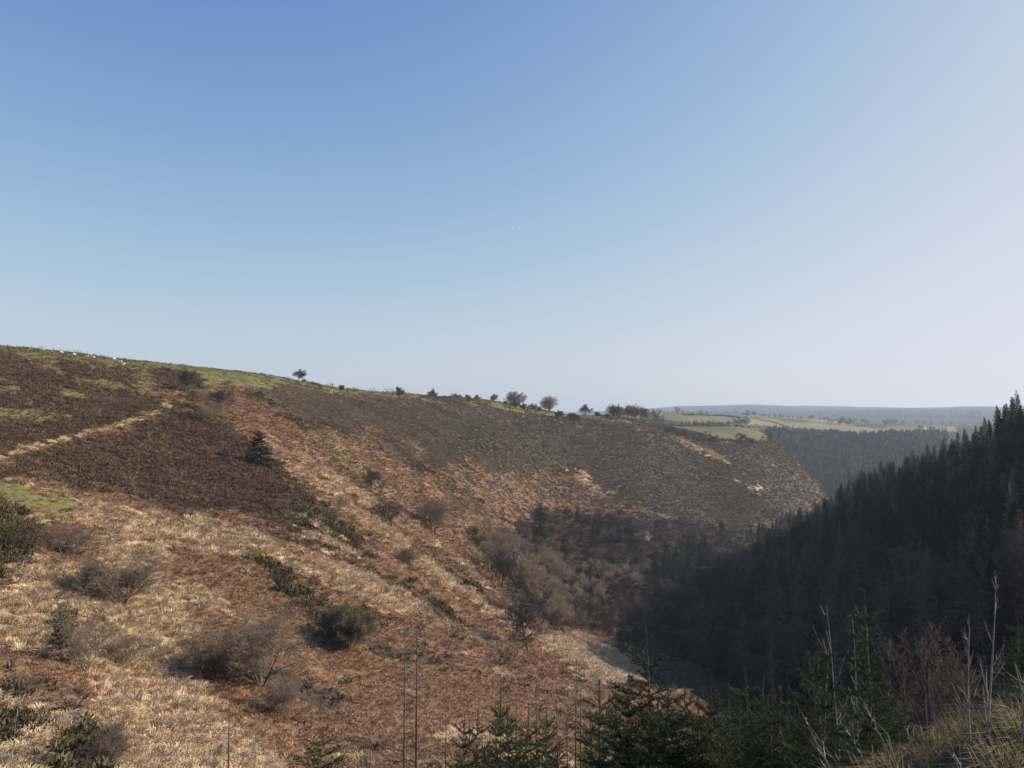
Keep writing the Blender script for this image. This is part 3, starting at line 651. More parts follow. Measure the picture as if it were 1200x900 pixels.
shrub(15, 645, 52, 28, 8, 'dark gorse mound at the left edge beneath the turf patch', 'gorse_bush', 'gorse', n=2200)
shrub(85, 750, 34, 26, 9, 'dark gorse clump left of the bare stems', 'gorse_bush', 'gorse', n=1200)
shrub(265, 452, 14, 5, 10, 'low gorse bush on the bank above the wide bare tree', 'gorse_bush', 'gorse', n=300)
# lone spruces
SP = [spruce_pair(s, h=12) for s in (31, 32)]
def place_spruce(px, py, hpx, kind, label, wide=1.0, r=None, group=None):
    if r is None: x, y, zz, r = G(px, py)
    else: x, y, zz = at(px, r)
    s = hpx / FPX * r * 1.02 / 12
    return two('spruce', label, 'tree', group, *kind, (x, y, zz), R.uniform(0, 6.28), (s * wide, s * wide, s))
LONE = spruce_pair(33, h=12, width=.47, gap=.72, per=9, spray=64, leaf=(1.0, .44))
place_spruce(303, 545, 39, LONE, 'lone dark spruce with level branches among the heather on the left slope')
place_spruce(633, 634, 42, SP[0], 'broad blue green spruce among the bare gully trees', 1.5)
place_spruce(677, 610, 17, SP[1], 'small dark spruce higher up right of the broad one', 1.2)
place_spruce(697, 643, 36, SP[0], 'tall narrow spruce of the pair in the gully wood', .9)
place_spruce(725, 637, 24, SP[1], 'short narrow spruce right of the tall gully pair')
place_spruce(846, 632, 21, SP[1], 'single dark spruce at the foot of the far heather face', 1.3)
place_spruce(703, 625, 20, SP[1], 'shorter spruce tucked behind the tall narrow one', 1.0)

# ------------------------------------------------------------------ woods of single trees
def spots(n, poly, sep, rmax=900, rmin=60, weight=None):
    """random places on the visible ground inside an outline, at least sep metres apart"""
    P = np.array(poly, float); out = []; tries = 0
    while len(out) < n and tries < n * 40:
        tries += 1
        px, py = R.uniform(P[:, 0].min(), P[:, 0].max()), R.uniform(P[:, 1].min(), P[:, 1].max())
        if sdist(poly, np.array([px]), np.array([py]))[0] < 0: continue
        x, y, zz, r = G(px, py, rmin)
        if r > rmax or any((x - a) ** 2 + (y - b_) ** 2 < sep * sep for a, b_, *_ in out): continue
        out.append((x, y, zz, r, px, py))
    return out
def wood(name, label, cat, group, meshes, places, h, hm, var=.25, wide=(.85, 1.2)):
    for (x, y, zz, *_ ) in places:
        s = h / hm * R.uniform(1 - var, 1 + var); w_ = R.uniform(*wide)
        tag(obj(name, R.choice(meshes), None, (x, y, zz - .1), R.uniform(0, 6.28), (s * w_, s * w_, s)), label, cat, group)
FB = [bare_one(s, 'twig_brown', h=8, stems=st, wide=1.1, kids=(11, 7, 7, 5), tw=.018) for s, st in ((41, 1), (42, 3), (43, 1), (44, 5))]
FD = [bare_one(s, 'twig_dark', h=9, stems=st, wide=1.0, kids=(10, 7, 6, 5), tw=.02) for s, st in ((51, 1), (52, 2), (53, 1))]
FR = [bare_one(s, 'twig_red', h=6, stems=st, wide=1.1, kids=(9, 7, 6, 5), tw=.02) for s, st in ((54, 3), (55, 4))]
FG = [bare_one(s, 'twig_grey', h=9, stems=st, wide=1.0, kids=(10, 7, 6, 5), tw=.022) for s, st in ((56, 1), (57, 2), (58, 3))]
gul = [(545, 625), (590, 625), (640, 655), (690, 668), (745, 672), (740, 690), (690, 720), (652, 738), (620, 706), (580, 668)]
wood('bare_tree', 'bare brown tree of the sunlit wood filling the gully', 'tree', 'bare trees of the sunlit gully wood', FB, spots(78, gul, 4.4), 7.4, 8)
upg = [(640, 600), (760, 610), (870, 622), (860, 640), (790, 660), (690, 665), (640, 650), (600, 625)]
wood('purplish_tree', 'small purplish bare tree on the foot of the far face', 'tree', 'purplish bare trees under the far face', FR, spots(52, upg, 5.5), 6, 6)  # bare trees of no set species, told apart only by purplish twigs
low = [(665, 735), (700, 715), (760, 680), (860, 640), (900, 655), (890, 720), (880, 800), (840, 800), (790, 770), (730, 755)]
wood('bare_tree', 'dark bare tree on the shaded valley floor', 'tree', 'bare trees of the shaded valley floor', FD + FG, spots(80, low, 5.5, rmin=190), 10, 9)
LX = [larch_one(s, h=13, tw=.02) for s in (61, 62, 63)]
SX = [spruce_one(s, h=12, width=w_) for s, w_ in ((71, .19), (72, .22), (73, .17), (74, .20))]
clump = [(765, 668), (830, 655), (845, 685), (800, 705), (765, 700)]
wood('spruce', 'dark spruce of the small stand on the valley floor', 'tree', 'spruces of the valley floor stand', SX, spots(26, clump, 4.0), 15, 12)
hill_low = [(880, 640), (960, 620), (1000, 650), (1100, 690), (1200, 700), (1260, 760), (1200, 770), (1000, 840), (860, 840), (870, 720)]
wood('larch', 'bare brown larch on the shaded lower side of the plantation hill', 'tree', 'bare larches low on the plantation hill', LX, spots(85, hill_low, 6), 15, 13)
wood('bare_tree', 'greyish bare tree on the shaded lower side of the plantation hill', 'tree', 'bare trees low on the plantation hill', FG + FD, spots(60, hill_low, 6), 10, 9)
hill_up = [(880, 628), (960, 598), (1000, 574), (1050, 556), (1100, 543), (1150, 528), (1175, 508), (1205, 500), (1290, 470), (1290, 720), (1150, 680), (1050, 660), (980, 640), (900, 650)]
S_hill = spots(225, hill_up, 4.5)
wood('spruce', 'dark spruce of the dense plantation on the right-hand hill', 'tree', 'spruces of the plantation hill', SX, S_hill, 9.8, 12, .3)
wood('bare_tree', 'bare grey tree mixed among the spruces of the right-hand hill', 'tree', 'bare grey trees among the plantation spruces', FG, spots(45, hill_up, 5), 8.5, 9)
wood('larch', 'bare larch mixed into the plantation on the right-hand hill', 'tree', 'bare larches high in the plantation', LX, spots(60, hill_up, 5), 13, 13)
# crest line of the plantation: tallest tips against the sky
for k in range(46):
    px = 872 + k * 7.6 + R.uniform(-3, 3); r = crest(px, 260, 540) + R.uniform(-4, 8); x, y, zz = at(px, r)
    s = R.uniform(.5, .95) * (1.0 if px < 1120 else 1.15)
    tag(obj('spruce', R.choice(SX), None, (x, y, zz - .1), R.uniform(0, 6.28), s), 'spruce on the skyline crest of the plantation hill', 'tree', 'crest spruces of the plantation hill')
# rest of the plantation, past counting
def fill(name, coll, poly_sets, n, size, label, cat, rmin=60, rmax=900, sep=2.6, tilt=.03):
    P = [s for p in poly_sets for s in spots(n, p, sep, rmax, rmin)]
    pts = np.array([p[:3] for p in P]); k = len(pts)
    return tag(scatter(name, pts, size * N.uniform(.7, 1.25, k), N.uniform(0, 6.28, k), N.normal(0, tilt, (k, 2)), coll), label, cat)
fill('plantation', kinds_collection('plantation kinds', SX), [hill_up, [(1000, 590), (1250, 540), (1250, 700), (1000, 640)], [(1240, 480), (1450, 440), (1480, 720), (1240, 720)]], 420, .7, 'mass of smaller spruces filling the plantation hill between the tall ones', 'plantation')
fill('brushwood', under, [gul, upg, low, hill_low, [(1200, 720), (1450, 720), (1450, 800), (1200, 790)]], 230, 1.5, 'low leafless brushwood under the valley trees', 'brushwood')

# ------------------------------------------------------------------ skyline: trees, hedges, fences, sheep
def sky_tree(px, py, hpx, kind, label, r0=380, r1=760, back=0, wide=1.0, name='bare_tree', lift=0):
    return place_bare(px, 0, hpx, kind, label, 'tree', name, None, crest(px, r0, r1) - back, wide)
SK = [bare_pair(s, h=8, stems=4, wide=1.15, kids=(12, 8, 7, 5), tw=.016, trunk=.26, ang=.8, trunk_len=.5) for s in (81, 82, 83)]
SKD = [bare_pair(s, tm='twig_dusk', h=8, stems=1, wide=1.15, tw=.04, ang=.8, kids=(16, 9, 6, 5), trunk_len=.42) for s in (84, 85)]
sky_tree(349, 445, 14, SKD[0], 'small dark tree on the skyline at the end of the field hedge', back=4, wide=1.25)
sky_tree(468, 470, 15, SKD[1], 'round dark thorn tree on the heather edge below the skyline pasture', back=70)
sky_tree(507, 475, 13, SKD[0], 'dark leaning thorn on the heather edge right of the round one', back=60)
sky_tree(400, 462, 9, SKD[1], 'low thorn bush at the heather edge left of the round dark thorn', back=50, wide=1.3)
sky_tree(538, 465, 5, SK[0], 'pale treetop just showing over the pasture skyline', back=-12, wide=1.5)
sky_tree(578, 474, 10, SK[1], 'small round grey tree on the skyline left of the big pair', back=-6, wide=1.2)
sky_tree(607, 483, 18, SK[2], 'big domed grey tree, left one of the skyline pair', back=20, wide=1.35)
sky_tree(644, 484, 20, SK[0], 'big rounded grey tree, right one of the skyline pair', back=14, wide=1.2)
sky_tree(687, 489, 14, SKD[0], 'dark spreading pine-like tree on the skyline right of the grey pair', back=0, wide=1.4)
hawth = [(602, 488, 9), (613, 488, 8), (622, 488, 9), (632, 488, 6), (560, 480, 7), (548, 478, 6), (534, 476, 6), (655, 489, 10), (668, 487, 7), (592, 485, 5), (675, 492, 7), (700, 491, 7), (676, 487, 6), (712, 490, 6)]
for k, (px, py, h_) in enumerate(hawth):
    r = crest(px, 500, 760) - R.uniform(35, 60)
    place_bare(px, 0, h_ * 1.1, SKD[k % 2], 'small dark hawthorn along the top edge of the far heather', 'tree', 'hawthorn', 'hawthorns along the heather edge', r, 1.5)
for k in range(26):
    px = 318 + k * 14.5 + R.uniform(-5, 5); r = crest(px, 420, 760) - R.uniform(40, 75)
    shrub(px, 0, R.uniform(7, 14), R.uniform(4, 7.5), 200 + k, 'dark gorse bush along the pasture edge of the far heather', 'gorse_bush', 'gorse', r, 'gorse bushes along the pasture edge', 110, 'gorse bush')
# copse on the skyline
for k in range(30):
    px = 716 + (k % 20) * 3.1 + R.uniform(-2, 2); r = crest(px, 640, 790) + R.uniform(-14, 26); x, y, zz = at(px, r)
    s = R.uniform(.85, 1.2) * (13 if px < 735 else 16 if px < 768 else 12) / FPX * r / 9
    tag(obj('bare_tree', R.choice(FD + FG), None, (x, y, zz - .1), R.uniform(0, 6.28), (s * .9, s * .9, s)), 'dark bare tree of the dense copse on the skyline', 'tree', 'trees of the skyline copse')
for k, (px, h_) in enumerate(((725, 16), (718, 13))):
    r = crest(px, 640, 790) + 4; x, y, zz = at(px, r); s = h_ / FPX * r / 12
    tag(obj('spruce', SX[k], None, (x, y, zz), 0, s), ('taller' if k == 0 else 'shorter') + ' pointed spruce standing in the left end of the skyline copse', 'tree')
for k, (px, py, wd, h_) in enumerate(((795, 512, 22, 10), (810, 515, 20, 11), (824, 517, 18, 11), (836, 518, 14, 8), (864, 518, 26, 11), (878, 519, 14, 6), (898, 519, 20, 11), (786, 508, 14, 7))):
    shrub(px, py, wd, h_, 300 + k, 'grey brown thicket on the bank below the small green field' if k != 4 else 'darkest rounded bush under the small green field', 'thicket' if k != 4 else 'shrub', 'twig_grey' if k not in (4,) else 'shrub', None, 'thickets below the small green field' if k != 4 else None, 700, 'bush')

def hedge(name, label, line, h, wd, n_per=14, m='twig_dark', leafm='shrub', seed=0, leaf=.35):
    """a hedge or bank following the ground; line of (x, y)"""
    g = np.random.default_rng(400 + seed); P, D, st = [], [], []
    for (ax, ay), (bx_, by_) in zip(line[:-1], line[1:]):
        n = max(3, int(math.hypot(bx_ - ax, by_ - ay) / max(wd, .5) * n_per))
        s = g.uniform(0, 1, n); off = g.normal(0, wd * .3, (n, 2))
        x, y = ax + (bx_ - ax) * s + off[:, 0], ay + (by_ - ay) * s + off[:, 1]
        hh = h * (.75 + .5 * vnoise(x / 5, y / 5, 3)) * np.sqrt(g.uniform(0.02, 1, n))
        P.append(np.stack([x, y, ground(x, y) + hh], 1)); D.append(g.normal(0, .7, (n, 3)) + np.array([0, 0, .5]))
        for q in s[::6]:
            xx, yy = ax + (bx_ - ax) * q, ay + (by_ - ay) * q; z0 = gz(xx, yy); st.append([xx, yy, z0 - .3, xx + g.normal(0, .2), yy + g.normal(0, .2), z0 + h * .8, .05, .015])
    P, D = np.concatenate(P), np.concatenate(D); n = len(P); o3 = np.array([line[0][0], line[0][1], 0])
    P = P - o3; st = np.array(st) - np.array([*o3, *o3, 0, 0])
    o = tag(obj(name, None, None, o3), label, 'hedge'); o.empty_display_size = .5
    obj('stems', mesh('stems', [(*tubes(st, 3), 0)], [M['bark']]), o)
    obj('foliage', mesh('foliage', [(*cards(P, D, g.uniform(.7, 1.4, n) * leaf, g.uniform(.7, 1.4, n) * leaf * .6, g), 0)], [M[leafm]]), o)
    return o
def line_px(pts, r0, r1, back=0, n=14):
    out = []
    for k in range(n):
        f = k / (n - 1) * (len(pts) - 1); a = min(int(f), len(pts) - 2); px = pts[a] + (pts[a + 1] - pts[a]) * (f - a)
        x, y, _ = at(px, crest(px, r0, r1) - back); out.append((x, y))
    return out
def line_g(pts, rmin, n=6):
    out = []
    for (a, b_), (c, d) in zip(pts[:-1], pts[1:]):
        for k in range(n): 
            x, y, *_ = G(a + (c - a) * k / n, b_ + (d - b_) * k / n, rmin); out.append((x, y))
    out.append(G(*pts[-1], rmin)[:2]); return out
hedge('field_hedge', 'low brown bank and hedge along the left skyline above the sheep', line_px([60, 340], 300, 520, 2, 40), .75, .9, 10, leafm='heather', leaf=.4)
hedge('field_hedge', 'hedge running down from the small skyline tree to the heather', line_g([(352, 447), (366, 450), (376, 456)], 300), 1.8, 1.6, 18, seed=1, leaf=.5)
hedge('field_hedge', 'gorse hedge bank falling along the gully head below the pasture', line_g([(262, 452), (285, 462), (310, 478), (335, 492), (360, 505)], 200), 1.0, 1.6, 12, leafm='gorse', seed=2, leaf=.4)
hedge('field_hedge', 'dark hedge between the small green field and the one behind it', line_g([(785, 499.5), (850, 499.5), (890, 501.5), (905, 507)], 850), 2.0, 2.5, 14, seed=3, leaf=.9)
hedge('field_hedge', 'hedge across the distant straw field running down to the wood', line_g([(850, 489), (885, 491), (908, 496), (925, 502)], 1400), 3, 4, 14, seed=4, leaf=1.4)
hedge('field_hedge', 'long far hedge with trees along the top of the distant fields', line_g([(800, 487), (850, 488), (900, 490), (940, 494.5), (985, 499)], 1400), 3.5, 5, 12, seed=5, leaf=1.6)
hedge('field_hedge', 'thin distant hedge right of the straw fields', line_g([(990, 496), (1040, 499), (1090, 501)], 1500), 3, 5, 12, seed=6, leaf=1.6)
def far_tree(px, py, hpx, rmin, label, group=None, wide=1.2, m=None):
    x, y, zz, r = G(px, py, rmin); s = hpx / FPX * r / 9
    return tag(obj('hedgerow_tree', m or R.choice(FD), None, (x, y, zz - .2), R.uniform(0, 6.28), (s * wide, s * wide, s)), label, 'tree', group)
for k in range(34):
    far_tree(800 + k * 3.0 + R.uniform(-2, 2), 499 - abs(k - 10) * .04, R.uniform(4, 7) if k < 21 else R.uniform(6, 10), 1150, 'hazy bare tree of the belt between the two distant green fields', 'trees of the belt between distant fields') if k < 26 else None
for k in range(46):
    px = 768 + k * 5.6 + R.uniform(-2.5, 2.5); py = 486 + max(0, px - 850) * .062
    far_tree(px, py, R.choice((3, 4, 4, 5, 6, 7)), 1500, 'hazy hedgerow tree along the distant farmland skyline', 'hedgerow trees on the distant farmland')
far_tree(794, 487, 10, 1500, 'tallest hazy tree over the distant green field', None, 1.0)
far_tree(875, 489, 9, 1500, 'open-crowned hazy tree standing up from the long far hedge', None, 1.2)
for px, wd in ((1037, 8), (1049, 8), (1058, 6), (1075, 7), (1084, 6), (973, 8), (983, 9), (993, 7), (1092, 5), (1104, 4), (1115, 4)):
    far_tree(px, 499, wd, 1900, 'rounded hazy tree by the distant white farm', 'rounded trees around the distant farm', 1.4)
# a white farm far off
x, y, zz, r = G(1081, 503, 1800)
fm = tag(obj('farmhouse', None, None, (x, y, zz), .3), 'tiny white farmhouse among hazy trees on the distant fields', 'house')
def boxv(x0, x1, y0, y1, z0, z1):
    v = [(a, b_, c) for c in (z0, z1) for b_ in (y0, y1) for a in (x0, x1)]
    return v, [(0, 2, 3, 1), (4, 5, 7, 6), (0, 1, 5, 4), (2, 6, 7, 3), (0, 4, 6, 2), (1, 3, 7, 5)]
def roofv(x0, x1, y0, y1, z0, hh):
    ym = (y0 + y1) / 2; v = [(x0, y0, z0), (x1, y0, z0), (x1, y1, z0), (x0, y1, z0), (x0, ym, z0 + hh), (x1, ym, z0 + hh)]
    return v, np.array([(0, 1, 5), (0, 5, 4), (2, 3, 4), (2, 4, 5), (0, 4, 3), (1, 2, 5), (0, 3, 2), (0, 2, 1)])
obj('walls', mesh('walls', [(*boxv(-8, 8, -4, 4, -1, 6), 0)], [M['wall']]), fm)
rf = obj('roof', mesh('roof', [(*roofv(-8.4, 8.4, -4.4, 4.4, 6.01, 3.6), 0)], [M['slate']]), fm)
obj('chimney', mesh('chimney', [(*boxv(-7, -6, -.5, .5, 7, 10.6), 0)], [M['wall']]), rf)
for wx in (-5, 0, 5):
    for wz in (1.2, 3.9): obj('window', mesh('window', [(*boxv(wx - .6, wx + .6, -4.05, -4.005, wz, wz + 1.2), 0)], [M['glass']]), fm)
x, y, zz, r = G(1095, 503, 1800)
br = tag(obj('barn', None, None, (x, y, zz), -.2), 'tiny pale barn right of the distant farmhouse', 'barn')
obj('walls', mesh('walls', [(*boxv(-6, 6, -4, 4, -1, 4), 0)], [M['wall']]), br); obj('roof', mesh('roof', [(*roofv(-6.4, 6.4, -4.4, 4.4, 4.01, 3), 0)], [M['slate']]), br)
# distant woods
CAN = [mesh('canopy', [(*tubes(bushy(500 + s, 4.2, 4.2, 8, 10)[0], 3), 0), (*bushy(500 + s, 4.2, 4.2, 8.5, 420, 1.5)[1], 0)], [M['canopy']]) for s in range(3)]
fw = kinds_collection('distant wood kinds', CAN + SX[:1]); rw = kinds_collection('ridge wood kinds', CAN)
fill('distant_wood', fw, [[(868, 520), (905, 504), (1000, 509), (1040, 508), (1110, 506), (1110, 545), (1110, 560), (990, 600), (930, 580)]], 2200, .95, 'hazy blue wood covering the slope across the main valley', 'wood', 1050, 2600, 5)
fill('ridge_wood', rw, [[(780, 482), (1150, 482), (1150, 491), (780, 486)]], 1100, .8, 'palest wooded ridge along the horizon', 'wood', 4000, 11000, 25)

# fences: posts and wires
def fence(label, line, gap=3.0, h=1.45, wires=3):
    L_ = [np.array(p) for p in line]; o = tag(obj('fence', None, None, (L_[0][0], L_[0][1], 0)), label, 'fence'); o.empty_display_size = .3
    pts = []; carry = 0
    for a, b_ in zip(L_[:-1], L_[1:]):
        d = np.linalg.norm(b_ - a); s = carry
        while s < d: pts.append(a + (b_ - a) * s / d); s += gap
        carry = s - d
    pm = mesh('post', [(*tubes([[0, 0, -.3, 0, 0, h, .11, .09]], 6), 0), (np.array([[math.cos(k) * .09, math.sin(k) * .09, h] for k in np.arange(6) * math.pi / 3]), np.array([[0, 1, 2, 3], [0, 3, 4, 5]]), 0)], [M['wood']])
    tops = []
    for p in pts[:95]:
        zz = gz(*p); q = obj('post', pm, o, (p[0] - L_[0][0], p[1] - L_[0][1], zz)); q.rotation_euler = (R.gauss(0, .05), R.gauss(0, .05), R.uniform(0, 6)); tops.append((p[0] - L_[0][0], p[1] - L_[0][1], zz))
    seg = [[*(np.array(a) + [0, 0, hh]), *(np.array(b_) + [0, 0, hh]), .006, .006] for hh in np.linspace(.4, h - .1, wires) for a, b_ in zip(tops[:-1], tops[1:])]
    obj('wire', mesh('wire', [(*tubes(seg, 3), 0)], [M['wire']]), o)
fence('wire fence of thin posts along the left skyline', line_px([-12, 140], 300, 460, 0, 26), 2.6)
fence('short run of fence posts down the pasture edge above the bare trees', line_g([(190, 446), (230, 452), (272, 457)], 200), 5)

# sheep
def skin(pts, edges, radii, name, m, sub=1):
    me = bpy.data.meshes.new(name); me.from_pydata(pts, edges, [])
    o = bpy.data.objects.new(name, me); C.objects.link(o)
    md = o.modifiers.new('s', 'SKIN')
    for v, r in zip(me.skin_vertices[0].data, radii): v.radius = (r, r) if not hasattr(r, '__len__') else r
    me.skin_vertices[0].data[0].use_root = True
    if sub: o.modifiers.new('u', 'SUBSURF').levels = sub
    dg = bpy.context.evaluated_depsgraph_get(); nm = bpy.data.meshes.new_from_object(o.evaluated_get(dg))
    nm.materials.clear(); nm.materials.append(M[m]); bpy.data.objects.remove(o); nm.name = name
    nm.polygons.foreach_set('use_smooth', np.ones(len(nm.polygons), bool)); return nm
def sheep_mesh(graze):
    hd = [(.62, 0, .30), (.74, 0, .12)] if graze else [(.62, 0, .92), (.80, 0, .88)]
    pts = [(0, 0, .62), (.32, 0, .64), (-.38, 0, .62), (.48, 0, .58 if graze else .76), *hd]
    edges = [(0, 1), (0, 2), (1, 3), (3, 4), (4, 5)]; rr = [.30, .27, .25, .17, .11, .06]
    for a, sx in ((1, .3), (2, -.36)):
        for sy in (-.14, .14):
            b0 = len(pts); pts += [(sx, sy, .36), (sx + .03, sy, .2), (sx, sy, .0)]; edges += [(a, b0), (b0, b0 + 1), (b0 + 1, b0 + 2)]; rr += [.08, .045, .04]
    b0 = len(pts); pts += [(-.58, 0, .6), (-.64, 0, .42)]; edges += [(2, b0), (b0, b0 + 1)]; rr += [.06, .04]
    b0 = len(pts); 
    for sy in (-1, 1): pts.append((hd[0][0] - .04, sy * .16, hd[0][2] + .04)); edges.append((4, len(pts) - 1)); rr.append(.035)
    return skin(pts, edges, rr, 'sheep', 'wool')
SH = [sheep_mesh(True), sheep_mesh(False)]
sheep_at = [(87, 416, 'sheep just under the skyline fence, highest of the flock'), (102, 419, 'brightest white sheep, standing broadside in the middle of the flock'), (109, 419.5, 'sheep close behind the brightest white one'), (134, 423, 'small white sheep near the hedge bank right of the middle'),
            (141, 425.5, 'white sheep of the lower pair at the right of the flock'), (144, 427.5, 'second sheep of the lower pair, lying a little below its mate'), (72, 413.5, 'sheep grazing under the fence end at the left'), (50, 412, 'leftmost sheep of the hill flock by the fence')]
for k, (px, py, lb) in enumerate(sheep_at):
    x, y, zz, r = G(px, py, 150)
    tag(obj('sheep', SH[k % 2], None, (x, y, zz - .02), R.uniform(-.6, .6) + (math.pi if k % 3 == 0 else 0), 1.15), lb, 'sheep', 'sheep grazing below the skyline fence')
x, y, zz, r = G(396, 455, 380); tag(obj('sheep', SH[0], None, (x, y, zz - .02), .4, 1.15), 'lone sheep on the green skyline field past the small dark tree', 'sheep')

# unidentified white speck in the sky, given the shape of a bird
th, t_ = ray(601, 267); r = 230.0
bird = tag(obj('sky_speck', None, None, (r * math.sin(th), r * math.cos(th), r * t_), .9), 'tiny white speck alone in the open blue sky, modelled as a bird', 'bird')
bird.rotation_euler = (1.0, 0, .6)
obj('body', skin([(0, 0, 0), (.16, 0, .01), (.24, 0, .02), (-.2, 0, .01), (-.34, 0, .01)], [(0, 1), (1, 2), (0, 3), (3, 4)], [.07, .06, .035, .05, (.015, .05)], 'body', 'feather'), bird)
for sy in (-1, 1):
    v = [(.10, 0, .03), (-.08, 0, .03), (.12, .32 * sy, .12), (-.06, .30 * sy, .12), (-.02, .66 * sy, .05), (-.08, .62 * sy, .05)]
    vv = np.array(v + [(a, b_, c - .015) for a, b_, c in v])
    obj('wing', mesh('wing', [(vv, np.array([(0, 1, 3, 2), (2, 3, 5, 4), (6, 8, 9, 7), (8, 10, 11, 9), (0, 2, 8, 6), (2, 4, 10, 8), (1, 7, 9, 3), (3, 9, 11, 5), (4, 5, 11, 10)]), 0)], [M['feather']]), bird)

# the turf path across the heather
pl = [(-14, 540), (0, 535), (30, 527), (70, 517), (110, 507), (150, 496), (180, 486), (194, 479), (196, 471)]
mid = np.array(line_g(pl, 100, 8)); tn = np.gradient(mid, axis=0); tn /= np.linalg.norm(tn, axis=1, keepdims=True); nn = np.stack([-tn[:, 1], tn[:, 0]], 1)
wv = 1.25 + .45 * vnoise(np.arange(len(mid)) * .7, np.zeros(len(mid)), 5)
rows = []
for s in np.linspace(-1, 1, 7):
    p = mid + nn * (s * wv)[:, None]; rows.append(np.stack([p[:, 0], p[:, 1], ground(p[:, 0], p[:, 1]) + .22 - .22 * abs(s) ** 3], 1))
rows = np.array(rows); k0, k1 = rows.shape[:2]
ii, jj = np.meshgrid(np.arange(k0 - 1), np.arange(k1 - 1), indexing='ij'); a = (ii * k1 + jj).ravel()
tag(obj('path', mesh('path', [(rows.reshape(-1, 3), np.stack([a, a + 1, a + k1 + 1, a + k1], 1), 0)], [M['path']], True)), kind='structure')

# ------------------------------------------------------------------ foreground: young spruces and bare stems
def sapling(seed, h=3.0, top=.55, spread=.34, step=.36, needle=.024, per_m=150, sparse=1.0, nw=.0028, base=.0):
    """young spruce: stem, whorls of rising branches, side twigs clothed in needles"""
    g = np.random.default_rng(seed); stem = [[0, 0, -.4, g.normal(0, .02), g.normal(0, .02), h * .5, .0075 * h, .005 * h], [0, 0, h * .5, g.normal(0, .015), g.normal(0, .015), h, .005 * h, .004]]
    stem[1][0:2] = stem[0][3:5]
    tw = []                                                             # twigs: a, e, radius
    def stem_at(z_):
        s = stem[0] if z_ < h * .5 else stem[1]; f = (z_ - s[2]) / (s[5] - s[2]); return np.array([s[0] + (s[3] - s[0]) * f, s[1] + (s[4] - s[1]) * f, z_])
    zz = h - top; lv = 0
    while zz > base + .15:
        n = g.integers(4, 7); f = (h - zz) / h
        for k in range(int(n * sparse + .5)):
            th = 6.283 * k / n + g.uniform(-.4, .4); ln = (.16 + spread * h * f ** .8) * g.uniform(.7, 1.1); el = g.uniform(.35, .75) - .55 * f
            main(g, tw, stem_at(zz + g.uniform(-.03, .03)), th, el, ln)
        for k in range(int(7 * sparse)):
            th = g.uniform(0, 6.283); main(g, tw, stem_at(zz - g.uniform(.06, step * .85)), th, g.uniform(.1, .5) - .4 * f, (.12 + spread * h * f * .6) * g.uniform(.4, .9))
        zz -= step * g.uniform(.75, 1.2); lv += 1
    tw = np.array(tw); return np.array(stem), tw, needles(g, np.concatenate([tw, [[*stem_at(h - top * .9), *stem_at(h - .01), .004, .002]]]), per_m, needle, nw)
def main(g, tw, a, th, el, ln):
    d = np.array([math.cos(th) * math.cos(el), math.sin(th) * math.cos(el), math.sin(el)])
    m = a + d * ln * .5; d2_ = d + np.array([0, 0, .22]); d2_ /= np.linalg.norm(d2_); e = m + d2_ * ln * .5
    tw.append([*a, *m, .003 + ln * .007, .002 + ln * .004]); tw.append([*m, *e, .002 + ln * .004, .0018])
    perp = np.array([-math.sin(th), math.cos(th), 0]); n = int(ln / .06)
    for k in range(n):
        s = .2 + .78 * (k + g.uniform(0, 1)) / max(n, 1); p = a + d * ln * s if s < .5 else m + d2_ * ln * (s - .5)
        l2 = ln * (.48 * (1.08 - s) + .08) * g.uniform(.7, 1.2); q = d * .75 + perp * (1 if k % 2 else -1) * g.uniform(.6, 1) + np.array([0, 0, g.uniform(-.1, .3)]); q /= np.linalg.norm(q)
        tw.append([*p, *(p + q * l2), .0028, .0015])
def needles(g, tw, per_m, ln, wd):
    L = np.linalg.norm(tw[:, 3:6] - tw[:, :3], axis=1); n = np.maximum((L * per_m).astype(int), 3); k = np.repeat(np.arange(len(tw)), n)
    s = g.uniform(.02, 1, len(k))[:, None]; p = tw[k, :3] * (1 - s) + tw[k, 3:6] * s
    d, u, v = frame(tw[k, 3:6] - tw[k, :3]); th = g.uniform(0, 6.283, len(k))[:, None]
    dd = d * .75 + (u * np.cos(th) + v * np.sin(th)) + np.array([0, 0, .15])
    return cards(p, dd, g.uniform(.7, 1.25, len(k)) * ln, np.full(len(k), wd), g)
def sap_meshes(*a, **k):
    st, tw, nd = sapling(*a, **k)
    return (mesh('stem', [(*tubes(st, 6), 0)], [M['sapling_stem']]), mesh('branches', [(*tubes(tw, 3), 0)], [M['sapling_stem']]), mesh('needles', [(*nd, 0)], [M['sapling']]))
SAPH = 3.0
SA = [sap_meshes(101, SAPH, spread=.27, needle=.038, nw=.0085, per_m=430), sap_meshes(102, SAPH, top=.5, spread=.24, needle=.038, nw=.0085, per_m=430), sap_meshes(103, SAPH, top=.65, spread=.24, needle=.038, nw=.0085, per_m=430), sap_meshes(104, SAPH, top=.45, spread=.33, step=.32, needle=.038, nw=.0085, per_m=430)]
THIN = [sap_meshes(105, SAPH, top=.95, spread=.13, step=.5, sparse=.5, per_m=160, nw=.005), sap_meshes(106, SAPH, top=1.2, spread=.16, step=.6, sparse=.6, per_m=160, nw=.005)]
def young(px, py, r, k, label, group=None, kinds=SA, wide=1.0, name='young_spruce', cat='young spruce'):
    x, y, zz = at(px, r); t_ = float(ray(px, py)[1]); h = max(t_ * r - zz, .5); s = h / SAPH
    o = tag(obj(name, None, None, (x, y, zz), R.uniform(0, 6.28), (s * wide, s * wide, s)), label, cat, group); o.empty_display_size = .2
    st, br_, nd = kinds[k % len(kinds)]; obj('stem', st, o); b_ = obj('branches', br_, o); obj('needles', nd, b_)
    return o
